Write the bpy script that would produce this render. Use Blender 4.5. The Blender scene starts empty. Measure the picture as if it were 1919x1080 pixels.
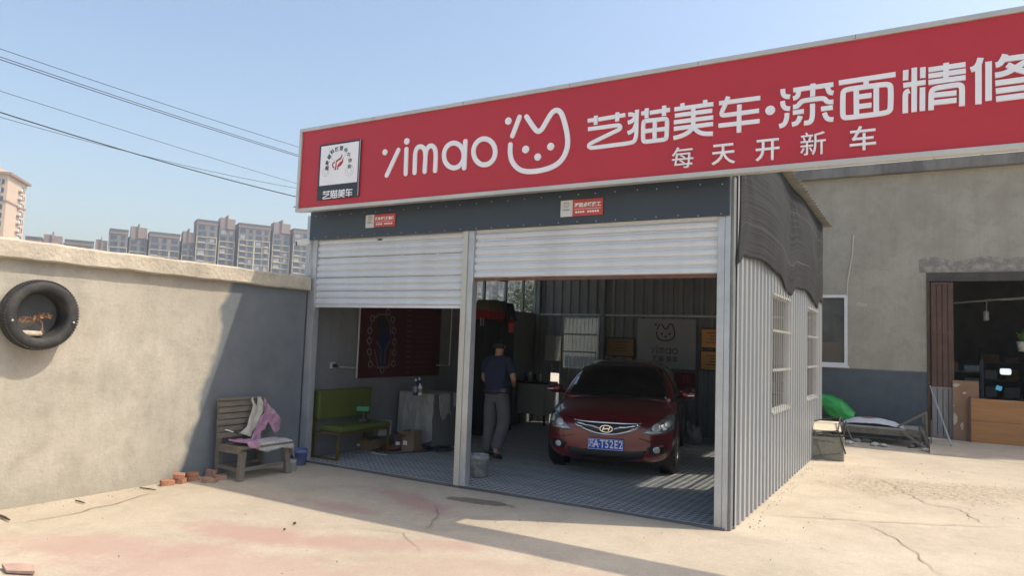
import bpy, bmesh, math, random
from mathutils import Vector, Matrix, noise
from mathutils.bvhtree import BVHTree
random.seed(7)
R = math.radians
scene = bpy.context.scene
COL = scene.collection

# ------------------------------------------------------------------ camera
FPX = 1321.0                       # focal length in pixels of the 1919 px wide photograph
CAMH = 1.68
AX = (Vector((0.86267631, -0.00765632, -0.5056985)),
      Vector((0.50450687, 0.08327128, 0.85938275)),
      Vector((0.03553045, -0.9964975, 0.07569883)))       # world axes in camera space (x right, y down, z ahead)
cd = bpy.data.cameras.new('camera')
cam = bpy.data.objects.new('camera', cd)
COL.objects.link(cam)
m3 = Matrix(((AX[0][0], -AX[0][1], -AX[0][2]),
             (AX[1][0], -AX[1][1], -AX[1][2]),
             (AX[2][0], -AX[2][1], -AX[2][2])))
cam.matrix_world = Matrix.Translation((0, 0, CAMH)) @ m3.to_4x4()
cd.sensor_width = 36.0
cd.lens = FPX / 1919.0 * 36.0
cd.clip_start = 0.05
cd.clip_end = 4000
scene.camera = cam

# ------------------------------------------------------------------ light
SUN = Vector((0.62, 0.325, 1.0)).normalized()           # towards the sun
el = math.asin(SUN.z)
az = math.atan2(SUN.x, SUN.y)                           # from +Y towards +X
world = bpy.data.worlds.new('World')
scene.world = world
world.use_nodes = True
wn = world.node_tree
bg = wn.nodes['Background']
sky = wn.nodes.new('ShaderNodeTexSky')
sky.sky_type = 'NISHITA'
sky.sun_disc = False
sky.sun_elevation = el
sky.sun_rotation = az
sky.altitude = 0
sky.air_density = 1.3
sky.dust_density = 3.6
sky.ozone_density = 1.5
wn.links.new(sky.outputs[0], bg.inputs[0])
bg.inputs[1].default_value = 0.15
sd = bpy.data.lights.new('sun', 'SUN')
sd.energy = 2.75
sd.angle = R(0.6)
sd.color = (1.0, 0.885, 0.715)
sun = bpy.data.objects.new('sun', sd)
COL.objects.link(sun)
sun.rotation_euler = (-SUN).to_track_quat('-Z', 'Y').to_euler()
vs = scene.view_settings
vs.view_transform = 'Standard'
vs.look = 'None'
vs.exposure = 0.6
vs.gamma = 1.0

# ------------------------------------------------------------------ pixel -> place
def ray(px, py):
    c = Vector((px - 959.5, py - 540.0, FPX))
    return Vector((AX[0].dot(c), AX[1].dot(c), AX[2].dot(c)))
EYE = Vector((0, 0, CAMH))
def gz(px, py, z=0.0):
    r = ray(px, py); return EYE + r * ((z - CAMH) / r.z)
def gy(px, py, y):
    r = ray(px, py); return EYE + r * (y / r.y)
def gx(px, py, x):
    r = ray(px, py); return EYE + r * (x / r.x)

# ------------------------------------------------------------------ materials
MATS = {}
def mat(name, col, rough=0.6, metal=0.0, var=0.12, scale=3.0, bump=0.0, bscale=60.0, coat=0.0, spec=0.5,
        dirt=None, dirt_amt=0.0, dirt_scale=1.5, stretch=(1, 1, 1), emit=0.0, coords='Object', tint=0.0):
    if name in MATS: return MATS[name]
    m = bpy.data.materials.new(name); m.use_nodes = True
    nt = m.node_tree; N = nt.nodes; L = nt.links
    b = N['Principled BSDF']
    b.inputs['Roughness'].default_value = rough
    b.inputs['Metallic'].default_value = metal
    b.inputs['Coat Weight'].default_value = coat
    b.inputs['Coat Roughness'].default_value = 0.06
    b.inputs['Specular IOR Level'].default_value = spec
    tc = N.new('ShaderNodeTexCoord'); mp = N.new('ShaderNodeMapping')
    mp.inputs['Scale'].default_value = stretch
    L.new(tc.outputs[coords], mp.inputs[0])
    n1 = N.new('ShaderNodeTexNoise'); n1.inputs['Scale'].default_value = scale
    n1.inputs['Detail'].default_value = 6; n1.inputs['Roughness'].default_value = 0.65
    L.new(mp.outputs[0], n1.inputs[0])
    mx = N.new('ShaderNodeMix'); mx.data_type = 'RGBA'
    c = Vector(col[:3])
    a = c * (1 - var); d = c * (1 + var)
    mx.inputs[6].default_value = (*a, 1); mx.inputs[7].default_value = (*d, 1)
    cr = N.new('ShaderNodeMapRange'); cr.inputs[1].default_value = 0.3; cr.inputs[2].default_value = 0.7
    L.new(n1.outputs[0], cr.inputs[0]); L.new(cr.outputs[0], mx.inputs[0])
    out = mx.outputs[2]
    if dirt is not None:
        n2 = N.new('ShaderNodeTexNoise'); n2.inputs['Scale'].default_value = dirt_scale
        n2.inputs['Detail'].default_value = 8; n2.inputs['Roughness'].default_value = 0.7
        L.new(mp.outputs[0], n2.inputs[0])
        r2 = N.new('ShaderNodeMapRange'); r2.inputs[1].default_value = 0.48; r2.inputs[2].default_value = 0.72
        r2.inputs[4].default_value = dirt_amt
        L.new(n2.outputs[0], r2.inputs[0])
        m2 = N.new('ShaderNodeMix'); m2.data_type = 'RGBA'
        m2.inputs[7].default_value = (*dirt, 1)
        L.new(r2.outputs[0], m2.inputs[0]); L.new(out, m2.inputs[6]); out = m2.outputs[2]
    L.new(out, b.inputs['Base Color'])
    rv = N.new('ShaderNodeMapRange'); rv.inputs[3].default_value = max(0.02, rough - 0.08); rv.inputs[4].default_value = min(1, rough + 0.08)
    L.new(n1.outputs[0], rv.inputs[0]); L.new(rv.outputs[0], b.inputs['Roughness'])
    if bump > 0:
        n3 = N.new('ShaderNodeTexNoise'); n3.inputs['Scale'].default_value = bscale; n3.inputs['Detail'].default_value = 4
        L.new(mp.outputs[0], n3.inputs[0])
        bp = N.new('ShaderNodeBump'); bp.inputs['Strength'].default_value = bump; bp.inputs['Distance'].default_value = 0.02
        L.new(n3.outputs[0], bp.inputs['Height']); L.new(bp.outputs[0], b.inputs['Normal'])
    if emit > 0:
        b.inputs['Emission Color'].default_value = (*col[:3], 1); b.inputs['Emission Strength'].default_value = emit
    MATS[name] = m
    return m

def ground_material():
    m = bpy.data.materials.new('yard_concrete'); m.use_nodes = True
    nt = m.node_tree; N = nt.nodes; L = nt.links
    b = N['Principled BSDF']; b.inputs['Specular IOR Level'].default_value = 0.25
    tc = N.new('ShaderNodeTexCoord')
    def nz(scale, detail=6, rough=0.6, dist=0.0):
        n = N.new('ShaderNodeTexNoise'); n.inputs['Scale'].default_value = scale; n.inputs['Detail'].default_value = detail
        n.inputs['Roughness'].default_value = rough; n.inputs['Distortion'].default_value = dist
        L.new(tc.outputs['Object'], n.inputs[0]); return n.outputs[0]
    def rng(s, lo, hi, a=0.0, c=1.0):
        r = N.new('ShaderNodeMapRange'); r.inputs[1].default_value = lo; r.inputs[2].default_value = hi
        r.inputs[3].default_value = a; r.inputs[4].default_value = c; L.new(s, r.inputs[0]); return r.outputs[0]
    def mix(f, a, c):
        x = N.new('ShaderNodeMix'); x.data_type = 'RGBA'
        for i, v in ((6, a), (7, c)):
            if isinstance(v, tuple): x.inputs[i].default_value = (*v, 1)
            else: L.new(v, x.inputs[i])
        L.new(f, x.inputs[0]); return x.outputs[2]
    def mul(a, c):
        x = N.new('ShaderNodeMath'); x.operation = 'MULTIPLY'
        L.new(a, x.inputs[0])
        if isinstance(c, float): x.inputs[1].default_value = c
        else: L.new(c, x.inputs[1])
        return x.outputs[0]
    def blob(cx, cy, sx, sy, rot=0.0, r0=1.0, r1=0.45, nscale=2.2):
        mp = N.new('ShaderNodeMapping'); mp.vector_type = 'TEXTURE'
        mp.inputs['Location'].default_value = (cx, cy, 0); mp.inputs['Rotation'].default_value = (0, 0, rot)
        mp.inputs['Scale'].default_value = (sx, sy, 1)
        L.new(tc.outputs['Object'], mp.inputs[0])
        ln = N.new('ShaderNodeVectorMath'); ln.operation = 'LENGTH'; L.new(mp.outputs[0], ln.inputs[0])
        ad = N.new('ShaderNodeMath'); ad.operation = 'ADD'; L.new(ln.outputs['Value'], ad.inputs[0])
        L.new(rng(nz(nscale, 9, 0.72), 0.0, 1.0, -0.85, 0.85), ad.inputs[1])
        return rng(ad.outputs[0], r0, r1)
    base = mix(rng(nz(0.55, 5), 0.35, 0.65), (0.45, 0.388, 0.302), (0.555, 0.48, 0.375))
    base = mix(rng(nz(1.7, 9, 0.75), 0.46, 0.66, 0, 0.55), base, (0.36, 0.305, 0.235))
    base = mix(rng(nz(6.0, 9, 0.8), 0.5, 0.7, 0, 0.45), base, (0.64, 0.565, 0.45))
    base = mix(rng(nz(140, 3, 0.9), 0.52, 0.66, 0, 0.5), base, (0.24, 0.205, 0.16))
    base = mix(rng(nz(38, 6, 0.85), 0.42, 0.68, 0, 0.42), base, (0.29, 0.25, 0.195))
    pink = (0.42, 0.28, 0.235)
    for args, k in (((-4.9, 4.15, 0.9, 0.34, 0.25), 0.8), ((-4.6, 5.95, 0.75, 0.26, -0.35), 0.9), ((-3.9, 4.55, 1.3, 0.26, 0.5), 0.6),
                    ((-5.0, 5.3, 0.6, 0.20, 0.0), 0.7), ((-2.4, 4.5, 1.8, 0.55, 0.2), 0.4), ((-4.4, 3.4, 1.6, 0.6, 0.3), 0.55), ((-5.6, 3.2, 1.2, 0.35, 0.5), 0.6)):
        base = mix(mul(blob(*args), k), base, pink)
    # broken-up rough patch beside the shed
    pm = blob(0.1, 10.5, 1.7, 0.75, 0.35, 1.05, 0.55, 1.1)
    vor = N.new('ShaderNodeTexVoronoi'); vor.inputs['Scale'].default_value = 17; L.new(tc.outputs['Object'], vor.inputs[0])
    rub = mix(rng(vor.outputs['Distance'], 0.1, 0.6), (0.50, 0.43, 0.32), (0.33, 0.275, 0.20))
    base = mix(mul(pm, 0.7), base, rub)
    wet = blob(-4.05, 6.35, 0.42, 0.13, 0.05, 1.0, 0.8, 3.0)
    base = mix(mul(wet, 0.75), base, (0.12, 0.095, 0.075))
    L.new(base, b.inputs['Base Color'])
    b.inputs['Roughness'].default_value = 0.88
    h = N.new('ShaderNodeMath'); h.operation = 'ADD'
    L.new(rng(nz(45, 6, 0.75), 0, 1, 0, 0.5), h.inputs[0]); L.new(mul(mul(vor.outputs['Distance'], pm), -2.2), h.inputs[1])
    h2 = N.new('ShaderNodeMath'); h2.operation = 'ADD'; L.new(h.outputs[0], h2.inputs[0]); L.new(rng(nz(2.2, 4), 0, 1, 0, 1.0), h2.inputs[1])
    bp = N.new('ShaderNodeBump'); bp.inputs['Strength'].default_value = 0.5; bp.inputs['Distance'].default_value = 0.012
    L.new(h2.outputs[0], bp.inputs['Height']); L.new(bp.outputs[0], b.inputs['Normal'])
    return m

def paint_wall_material(name, plaster, plaster2, paint, axis, edge, slope, sign=1.0, nscale=2.0, streak=0.25):
    """rough plaster with a flat painted area: painted where (coordinate on axis) - slope*z > edge"""
    m = bpy.data.materials.new(name); m.use_nodes = True
    nt = m.node_tree; N = nt.nodes; L = nt.links
    b = N['Principled BSDF']; b.inputs['Roughness'].default_value = 0.85; b.inputs['Specular IOR Level'].default_value = 0.25
    tc = N.new('ShaderNodeTexCoord'); sp = N.new('ShaderNodeSeparateXYZ'); L.new(tc.outputs['Object'], sp.inputs[0])
    def nz(scale, detail=6, rough=0.65, st=None):
        n = N.new('ShaderNodeTexNoise'); n.inputs['Scale'].default_value = scale; n.inputs['Detail'].default_value = detail; n.inputs['Roughness'].default_value = rough
        if st:
            mp = N.new('ShaderNodeMapping'); mp.inputs['Scale'].default_value = st; L.new(tc.outputs['Object'], mp.inputs[0]); L.new(mp.outputs[0], n.inputs[0])
        else: L.new(tc.outputs['Object'], n.inputs[0])
        return n.outputs[0]
    def rng(s, lo, hi, a=0.0, c=1.0):
        r = N.new('ShaderNodeMapRange'); r.inputs[1].default_value = lo; r.inputs[2].default_value = hi
        r.inputs[3].default_value = a; r.inputs[4].default_value = c; L.new(s, r.inputs[0]); return r.outputs[0]
    def mix(f, a, c):
        x = N.new('ShaderNodeMix'); x.data_type = 'RGBA'
        for i, v in ((6, a), (7, c)):
            if isinstance(v, tuple): x.inputs[i].default_value = (*v, 1)
            else: L.new(v, x.inputs[i])
        L.new(f, x.inputs[0]); return x.outputs[2]
    col = mix(rng(nz(nscale), 0.35, 0.68), plaster, plaster2)
    col = mix(rng(nz(0.8, 4), 0.45, 0.7, 0, 0.5), col, tuple(0.8 * v for v in plaster))
    col = mix(rng(nz(5.0, 5, 0.7, (1, 1, 0.08)), 0.48, 0.66, 0, streak), col, tuple(0.62 * v for v in plaster))
    col = mix(rng(nz(30, 5, 0.8), 0.45, 0.75, 0, 0.3), col, tuple(0.7 * v for v in plaster))
    col = mix(rng(nz(4.5, 9, 0.75), 0.5, 0.68, 0, 0.5), col, tuple(0.74 * v for v in plaster))
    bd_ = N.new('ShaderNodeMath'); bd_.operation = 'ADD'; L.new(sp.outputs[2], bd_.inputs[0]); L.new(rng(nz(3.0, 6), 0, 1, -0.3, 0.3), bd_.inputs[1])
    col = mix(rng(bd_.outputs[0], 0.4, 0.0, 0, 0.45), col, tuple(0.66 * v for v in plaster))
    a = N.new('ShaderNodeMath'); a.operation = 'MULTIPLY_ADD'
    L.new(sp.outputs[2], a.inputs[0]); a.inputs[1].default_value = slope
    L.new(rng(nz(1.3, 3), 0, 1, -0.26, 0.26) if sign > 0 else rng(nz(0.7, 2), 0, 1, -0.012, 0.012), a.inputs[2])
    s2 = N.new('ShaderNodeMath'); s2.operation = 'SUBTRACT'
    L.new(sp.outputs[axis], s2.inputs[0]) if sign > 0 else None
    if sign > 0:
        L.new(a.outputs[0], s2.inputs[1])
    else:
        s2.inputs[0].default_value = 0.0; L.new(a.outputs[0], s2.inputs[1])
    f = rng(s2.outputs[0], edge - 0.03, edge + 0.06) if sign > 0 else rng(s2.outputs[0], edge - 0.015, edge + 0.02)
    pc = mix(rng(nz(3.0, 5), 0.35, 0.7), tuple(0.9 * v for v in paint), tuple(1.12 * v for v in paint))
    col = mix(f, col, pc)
    L.new(col, b.inputs['Base Color'])
    hh = rng(nz(34, 8, 0.75), 0, 1)
    h2 = N.new('ShaderNodeMath'); h2.operation = 'ADD'; L.new(hh, h2.inputs[0]); L.new(rng(nz(5, 6), 0, 1, 0, 1.6), h2.inputs[1])
    bp = N.new('ShaderNodeBump'); bp.inputs['Strength'].default_value = 0.45; bp.inputs['Distance'].default_value = 0.015
    L.new(h2.outputs[0], bp.inputs['Height']); L.new(bp.outputs[0], b.inputs['Normal'])
    return m

def glass_material(name, dust=(0.5, 0.5, 0.45), dust_amt=0.12, tint=(0.92, 0.95, 0.95)):
    m = bpy.data.materials.new(name); m.use_nodes = True
    nt = m.node_tree; N = nt.nodes; L = nt.links
    N.remove(N['Principled BSDF'])
    out = N['Material Output']
    tr = N.new('ShaderNodeBsdfTransparent'); tr.inputs[0].default_value = (*tint, 1)
    gl = N.new('ShaderNodeBsdfGlossy'); gl.inputs['Roughness'].default_value = 0.04
    lw = N.new('ShaderNodeLayerWeight'); pw = N.new('ShaderNodeMath'); pw.operation = 'POWER'; pw.inputs[1].default_value = 5.0
    L.new(lw.outputs['Facing'], pw.inputs[0])
    fr = N.new('ShaderNodeMath'); fr.operation = 'MULTIPLY_ADD'; fr.inputs[1].default_value = 0.95; fr.inputs[2].default_value = 0.04; L.new(pw.outputs[0], fr.inputs[0])
    mx = N.new('ShaderNodeMixShader'); L.new(fr.outputs[0], mx.inputs[0]); L.new(tr.outputs[0], mx.inputs[1]); L.new(gl.outputs[0], mx.inputs[2])
    df = N.new('ShaderNodeBsdfDiffuse'); df.inputs[0].default_value = (*dust, 1)
    nz = N.new('ShaderNodeTexNoise'); nz.inputs['Scale'].default_value = 3; nz.inputs['Detail'].default_value = 6
    tc = N.new('ShaderNodeTexCoord'); L.new(tc.outputs['Object'], nz.inputs[0])
    rg = N.new('ShaderNodeMapRange'); rg.inputs[1].default_value = 0.3; rg.inputs[2].default_value = 0.7
    rg.inputs[3].default_value = dust_amt * 0.6; rg.inputs[4].default_value = dust_amt * 1.5; L.new(nz.outputs[0], rg.inputs[0])
    m2 = N.new('ShaderNodeMixShader'); L.new(rg.outputs[0], m2.inputs[0]); L.new(mx.outputs[0], m2.inputs[1]); L.new(df.outputs[0], m2.inputs[2])
    L.new(m2.outputs[0], out.inputs[0])
    return m

def net_material():
    """knitted shade net: fine horizontal and vertical threads with pin holes"""
    m = bpy.data.materials.new('shade_net'); m.use_nodes = True
    nt = m.node_tree; N = nt.nodes; L = nt.links
    b = N['Principled BSDF']; b.inputs['Roughness'].default_value = 0.85; b.inputs['Specular IOR Level'].default_value = 0.15
    uv = N.new('ShaderNodeUVMap')
    mp = N.new('ShaderNodeMapping'); mp.inputs['Scale'].default_value = (0.5, 70, 1); L.new(uv.outputs[0], mp.inputs[0])
    n = N.new('ShaderNodeTexNoise'); n.inputs['Scale'].default_value = 1.0; n.inputs['Detail'].default_value = 3; L.new(mp.outputs[0], n.inputs[0])
    mp2 = N.new('ShaderNodeMapping'); mp2.inputs['Scale'].default_value = (60, 1.2, 1); L.new(uv.outputs[0], mp2.inputs[0])
    n2 = N.new('ShaderNodeTexNoise'); n2.inputs['Scale'].default_value = 1.0; n2.inputs['Detail'].default_value = 3; L.new(mp2.outputs[0], n2.inputs[0])
    r = N.new('ShaderNodeMapRange'); r.inputs[1].default_value = 0.35; r.inputs[2].default_value = 0.72; L.new(n.outputs[0], r.inputs[0])
    mx = N.new('ShaderNodeMix'); mx.data_type = 'RGBA'; mx.inputs[6].default_value = (0.020, 0.0215, 0.024, 1); mx.inputs[7].default_value = (0.054, 0.057, 0.061, 1)
    L.new(r.outputs[0], mx.inputs[0])
    r3 = N.new('ShaderNodeMapRange'); r3.inputs[1].default_value = 0.4; r3.inputs[2].default_value = 0.75; r3.inputs[4].default_value = 0.5; L.new(n2.outputs[0], r3.inputs[0])
    m4 = N.new('ShaderNodeMix'); m4.data_type = 'RGBA'; m4.inputs[7].default_value = (0.045, 0.046, 0.05, 1)
    L.new(r3.outputs[0], m4.inputs[0]); L.new(mx.outputs[2], m4.inputs[6])
    # a few pale threads
    mp5 = N.new('ShaderNodeMapping'); mp5.inputs['Scale'].default_value = (0.06, 26, 1); L.new(uv.outputs[0], mp5.inputs[0])
    n5 = N.new('ShaderNodeTexNoise'); n5.inputs['Scale'].default_value = 1.0; n5.inputs['Detail'].default_value = 1; L.new(mp5.outputs[0], n5.inputs[0])
    r5 = N.new('ShaderNodeMapRange'); r5.inputs[1].default_value = 0.68; r5.inputs[2].default_value = 0.72; r5.inputs[4].default_value = 0.7; L.new(n5.outputs[0], r5.inputs[0])
    m6 = N.new('ShaderNodeMix'); m6.data_type = 'RGBA'; m6.inputs[7].default_value = (0.11, 0.115, 0.12, 1)
    L.new(r5.outputs[0], m6.inputs[0]); L.new(m4.outputs[2], m6.inputs[6])
    L.new(m6.outputs[2], b.inputs['Base Color'])
    bp = N.new('ShaderNodeBump'); bp.inputs['Strength'].default_value = 0.35; bp.inputs['Distance'].default_value = 0.01
    L.new(n.outputs[0], bp.inputs['Height']); L.new(bp.outputs[0], b.inputs['Normal'])
    return m

# ------------------------------------------------------------------ mesh helpers
class MB:
    def __init__(self): self.v = []; self.f = []
    def add(self, vs, fs):
        o = len(self.v); self.v += [Vector(p) for p in vs]; self.f += [tuple(i + o for i in f) for f in fs]; return self
    def box(self, a, b, rot=None, about=None):
        x0, y0, z0 = a; x1, y1, z1 = b
        vs = [Vector(p) for p in ((x0, y0, z0), (x1, y0, z0), (x1, y1, z0), (x0, y1, z0), (x0, y0, z1), (x1, y0, z1), (x1, y1, z1), (x0, y1, z1))]
        if rot is not None:
            c = Vector(about) if about else (Vector(a) + Vector(b)) / 2
            vs = [c + rot @ (p - c) for p in vs]
        return self.add(vs, [(0, 3, 2, 1), (4, 5, 6, 7), (0, 1, 5, 4), (1, 2, 6, 5), (2, 3, 7, 6), (3, 0, 4, 7)])
    def bar(self, p, q, w, h=None, up=(0, 0, 1)):
        p = Vector(p); q = Vector(q); h = h or w
        d = (q - p).normalized(); u = Vector(up)
        if abs(d.dot(u)) > 0.98: u = Vector((1, 0, 0))
        s = d.cross(u).normalized(); u = s.cross(d)
        vs = []
        for e in (p, q):
            for a, b in ((-1, -1), (1, -1), (1, 1), (-1, 1)): vs.append(e + s * (a * w / 2) + u * (b * h / 2))
        return self.add(vs, [(0, 1, 2, 3), (7, 6, 5, 4), (0, 4, 5, 1), (1, 5, 6, 2), (2, 6, 7, 3), (3, 7, 4, 0)])
    def tube(self, pts, r, n=8, cap=True):
        pts = [Vector(p) for p in pts]; rs = r if isinstance(r, (list, tuple)) else [r] * len(pts)
        o = len(self.v); prev = None
        for i, p in enumerate(pts):
            d = (pts[min(i + 1, len(pts) - 1)] - pts[max(i - 1, 0)]).normalized()
            if prev is None:
                u = Vector((0, 0, 1)) if abs(d.z) < 0.9 else Vector((1, 0, 0))
                s = d.cross(u).normalized()
            else: s = (prev - d * prev.dot(d)).normalized()
            prev = s; u = s.cross(d)
            for k in range(n):
                a = 2 * math.pi * k / n
                self.v.append(p + (s * math.cos(a) + u * math.sin(a)) * rs[i])
        for i in range(len(pts) - 1):
            for k in range(n):
                a = o + i * n + k; b = o + i * n + (k + 1) % n
                self.f.append((a, b, b + n, a + n))
        if cap:
            self.f.append(tuple(o + k for k in reversed(range(n))))
            self.f.append(tuple(o + (len(pts) - 1) * n + k for k in range(n)))
        return self
    def lathe(self, prof, n=20, c=(0, 0, 0), axis='z', cap=True):
        c = Vector(c); o = len(self.v)
        for (r, h) in prof:
            for k in range(n):
                a = 2 * math.pi * k / n; x, y = r * math.cos(a), r * math.sin(a)
                self.v.append(c + (Vector((x, y, h)) if axis == 'z' else Vector((h, x, y)) if axis == 'x' else Vector((x, h, y))))
        for i in range(len(prof) - 1):
            for k in range(n):
                a = o + i * n + k; b = o + i * n + (k + 1) % n
                self.f.append((a, b, b + n, a + n))
        if cap:
            self.f.append(tuple(o + k for k in reversed(range(n)))); self.f.append(tuple(o + (len(prof) - 1) * n + k for k in range(n)))
        return self
    def grid(self, fn, nu, nv):
        o = len(self.v)
        for i in range(nu + 1):
            for j in range(nv + 1): self.v.append(Vector(fn(i / nu, j / nv)))
        for i in range(nu):
            for j in range(nv):
                a = o + i * (nv + 1) + j; self.f.append((a, a + nv + 1, a + nv + 2, a + 1))
        return self
    def prism(self, poly, off):
        n = len(poly); off = Vector(off)
        vs = [Vector(p) for p in poly] + [Vector(p) + off for p in poly]
        return self.add(vs, [tuple(range(n)), tuple(reversed(range(n, 2 * n)))] + [(i, i + n, (i + 1) % n + n, (i + 1) % n) for i in range(n)])
    def mesh(self, name, smooth=False, bev=0.0, merge=False):
        me = bpy.data.meshes.new(name); me.from_pydata(self.v, [], self.f); me.validate()
        bm = bmesh.new(); bm.from_mesh(me)
        if merge: bmesh.ops.remove_doubles(bm, verts=bm.verts, dist=1e-5)
        bmesh.ops.recalc_face_normals(bm, faces=bm.faces)
        if bev > 0:
            es = [e for e in bm.edges if len(e.link_faces) == 2 and e.calc_face_angle(0) > 0.6]
            bmesh.ops.bevel(bm, geom=es, offset=bev, segments=2, affect='EDGES', profile=0.6, clamp_overlap=True)
        bm.to_mesh(me); bm.free()
        if smooth:
            for p in me.polygons: p.use_smooth = True
        return me
    def build(self, name, m, parent=None, smooth=False, bev=0.0, merge=False, solid=0.0):
        me = self.mesh(name, smooth, bev, merge)
        if m: me.materials.append(m)
        return link(name, me, parent, solid)
def link(name, me, parent=None, solid=0.0):
    o = bpy.data.objects.new(name, me); COL.objects.link(o)
    if parent is not None: o.parent = parent
    if solid:
        s = o.modifiers.new('thickness', 'SOLIDIFY'); s.thickness = solid; s.offset = 0
    return o
def tag(o, label, cat=None, group=None, kind=None):
    o['label'] = label
    if cat: o['category'] = cat
    if group: o['group'] = group
    if kind: o['kind'] = kind
    return o
def thing(name, label, cat, loc=(0, 0, 0), rz=0.0, group=None):
    o = bpy.data.objects.new(name, None); COL.objects.link(o); o.empty_display_size = 0.1
    o.location = loc; o.rotation_euler = (0, 0, rz)
    return tag(o, label, cat, group)
def struct(o): o['kind'] = 'structure'; return o
def inst(o, parent, loc=None, rz=None, scale=None):
    c = o.copy(); COL.objects.link(c); c.parent = parent
    if loc is not None: c.location = loc
    if rz is not None: c.rotation_euler = (0, 0, rz)
    if scale is not None: c.scale = scale
    return c
def local(parent, o):
    """keep world-space mesh coordinates of o although its parent Empty stands elsewhere"""
    o.matrix_parent_inverse = (Matrix.Translation(parent.location) @ parent.rotation_euler.to_matrix().to_4x4()).inverted(); return o
def rotz(a): return Matrix.Rotation(a, 3, 'Z')
def rotx(a): return Matrix.Rotation(a, 3, 'X')
def roty(a): return Matrix.Rotation(a, 3, 'Y')

def smooth_line(pts, it=2):
    for _ in range(it):
        q = [pts[0]]
        for a, b in zip(pts, pts[1:]):
            q.append((a[0] * .75 + b[0] * .25, a[1] * .75 + b[1] * .25)); q.append((a[0] * .25 + b[0] * .75, a[1] * .25 + b[1] * .75))
        q.append(pts[-1]); pts = q
    return pts
def smooth_loop(pts, it=2):
    for _ in range(it):
        q = []
        for a, b in zip(pts, pts[1:] + pts[:1]):
            q.append((a[0] * .75 + b[0] * .25, a[1] * .75 + b[1] * .25)); q.append((a[0] * .25 + b[0] * .75, a[1] * .25 + b[1] * .75))
        pts = q
    return pts
def stroke_quads(pts, w, closed=False, rnd=False):
    """2-D ribbon of width w along pts: list of polygons (outline rings as left/right rows)"""
    P = [Vector(p) for p in pts]
    Q = [P[0]]
    for p in P[1:]:
        if (p - Q[-1]).length > 1e-5: Q.append(p)
    P = Q; n = len(P)
    Lr, Rr = [], []
    for i in range(n):
        if closed: a, b = P[i - 1], P[(i + 1) % n]
        else: a, b = P[max(i - 1, 0)], P[min(i + 1, n - 1)]
        d1 = (P[i] - a) if (P[i] - a).length > 1e-9 else (b - P[i]); d2 = (b - P[i]) if (b - P[i]).length > 1e-9 else d1
        d1 = d1.normalized(); d2 = d2.normalized()
        t = (d1 + d2); t = t.normalized() if t.length > 1e-6 else d1
        nn = Vector((-t.y, t.x)); k = max(0.45, abs(nn.dot(Vector((-d1.y, d1.x)))))
        Lr.append(P[i] + nn * (w / 2 / k)); Rr.append(P[i] - nn * (w / 2 / k))
    if rnd and not closed:
        def cap(p, d, first):
            out = []
            s = Vector((-d.y, d.x))
            for a in (35, 65):
                ca, sa = math.cos(R(a)), math.sin(R(a)); e = d * (-1 if first else 1)
                out.append((p + e * (sa * w / 2) + s * (ca * w / 2), p + e * (sa * w / 2) - s * (ca * w / 2)))
            return out
        d0 = (P[1] - P[0]).normalized(); d1 = (P[-1] - P[-2]).normalized()
        c0 = cap(P[0], d0, True); c1 = cap(P[-1], d1, False)
        Lr = [c0[1][0], c0[0][0]] + Lr + [c1[0][0], c1[1][0]]; Rr = [c0[1][1], c0[0][1]] + Rr + [c1[0][1], c1[1][1]]
    return Lr, Rr
def ribbon(mb, pts, w, to3, depth, closed=False, rnd=False):
    """raised stroke; to3(u, v, d) maps the plane to space, d = height above the face"""
    Lr, Rr = stroke_quads(pts, w, closed, rnd)
    n = len(Lr); o = len(mb.v)
    for a, b in zip(Lr, Rr):
        mb.v += [to3(a.x, a.y, depth), to3(b.x, b.y, depth), to3(a.x, a.y, 0), to3(b.x, b.y, 0)]
    m = n if closed else n - 1
    for i in range(m):
        a = o + 4 * i; b = o + 4 * ((i + 1) % n)
        mb.f += [(a, b, b + 1, a + 1), (a, a + 2, b + 2, b), (a + 1, b + 1, b + 3, a + 3)]
    if not closed:
        e = o + 4 * (n - 1); mb.f += [(o, o + 1, o + 3, o + 2), (e, e + 2, e + 3, e + 1)]
def disc(mb, c, r, to3, depth, n=20, ry=None):
    ry = ry or r; o = len(mb.v)
    for k in range(n):
        a = 2 * math.pi * k / n
        mb.v.append(to3(c[0] + r * math.cos(a), c[1] + ry * math.sin(a), depth))
    for k in range(n):
        a = 2 * math.pi * k / n
        mb.v.append(to3(c[0] + r * math.cos(a), c[1] + ry * math.sin(a), 0))
    mb.f.append(tuple(o + k for k in range(n)))
    for k in range(n): mb.f.append((o + k, o + (k + 1) % n, o + n + (k + 1) % n, o + n + k))
def flatpoly(mb, pts, to3, depth):
    n = len(pts); o = len(mb.v)
    mb.v += [to3(p[0], p[1], depth) for p in pts] + [to3(p[0], p[1], 0) for p in pts]
    mb.f.append(tuple(o + k for k in range(n)))
    for k in range(n): mb.f.append((o + k, o + (k + 1) % n, o + n + (k + 1) % n, o + n + k))
TXT = {}
def text_mesh(body, size, bold=0.0, ext=0.003):
    key = (body, size, bold, ext)
    if key in TXT: return TXT[key]
    c = bpy.data.curves.new('lettering', 'FONT'); c.body = body; c.size = size; c.offset = bold; c.extrude = ext
    c.align_x = 'CENTER'; c.align_y = 'CENTER'; c.resolution_u = 3
    o = bpy.data.objects.new('lettering', c); COL.objects.link(o)
    me = bpy.data.meshes.new_from_object(o.evaluated_get(bpy.context.evaluated_depsgraph_get()))
    bpy.data.objects.remove(o)
    TXT[key] = me
    return me
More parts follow.
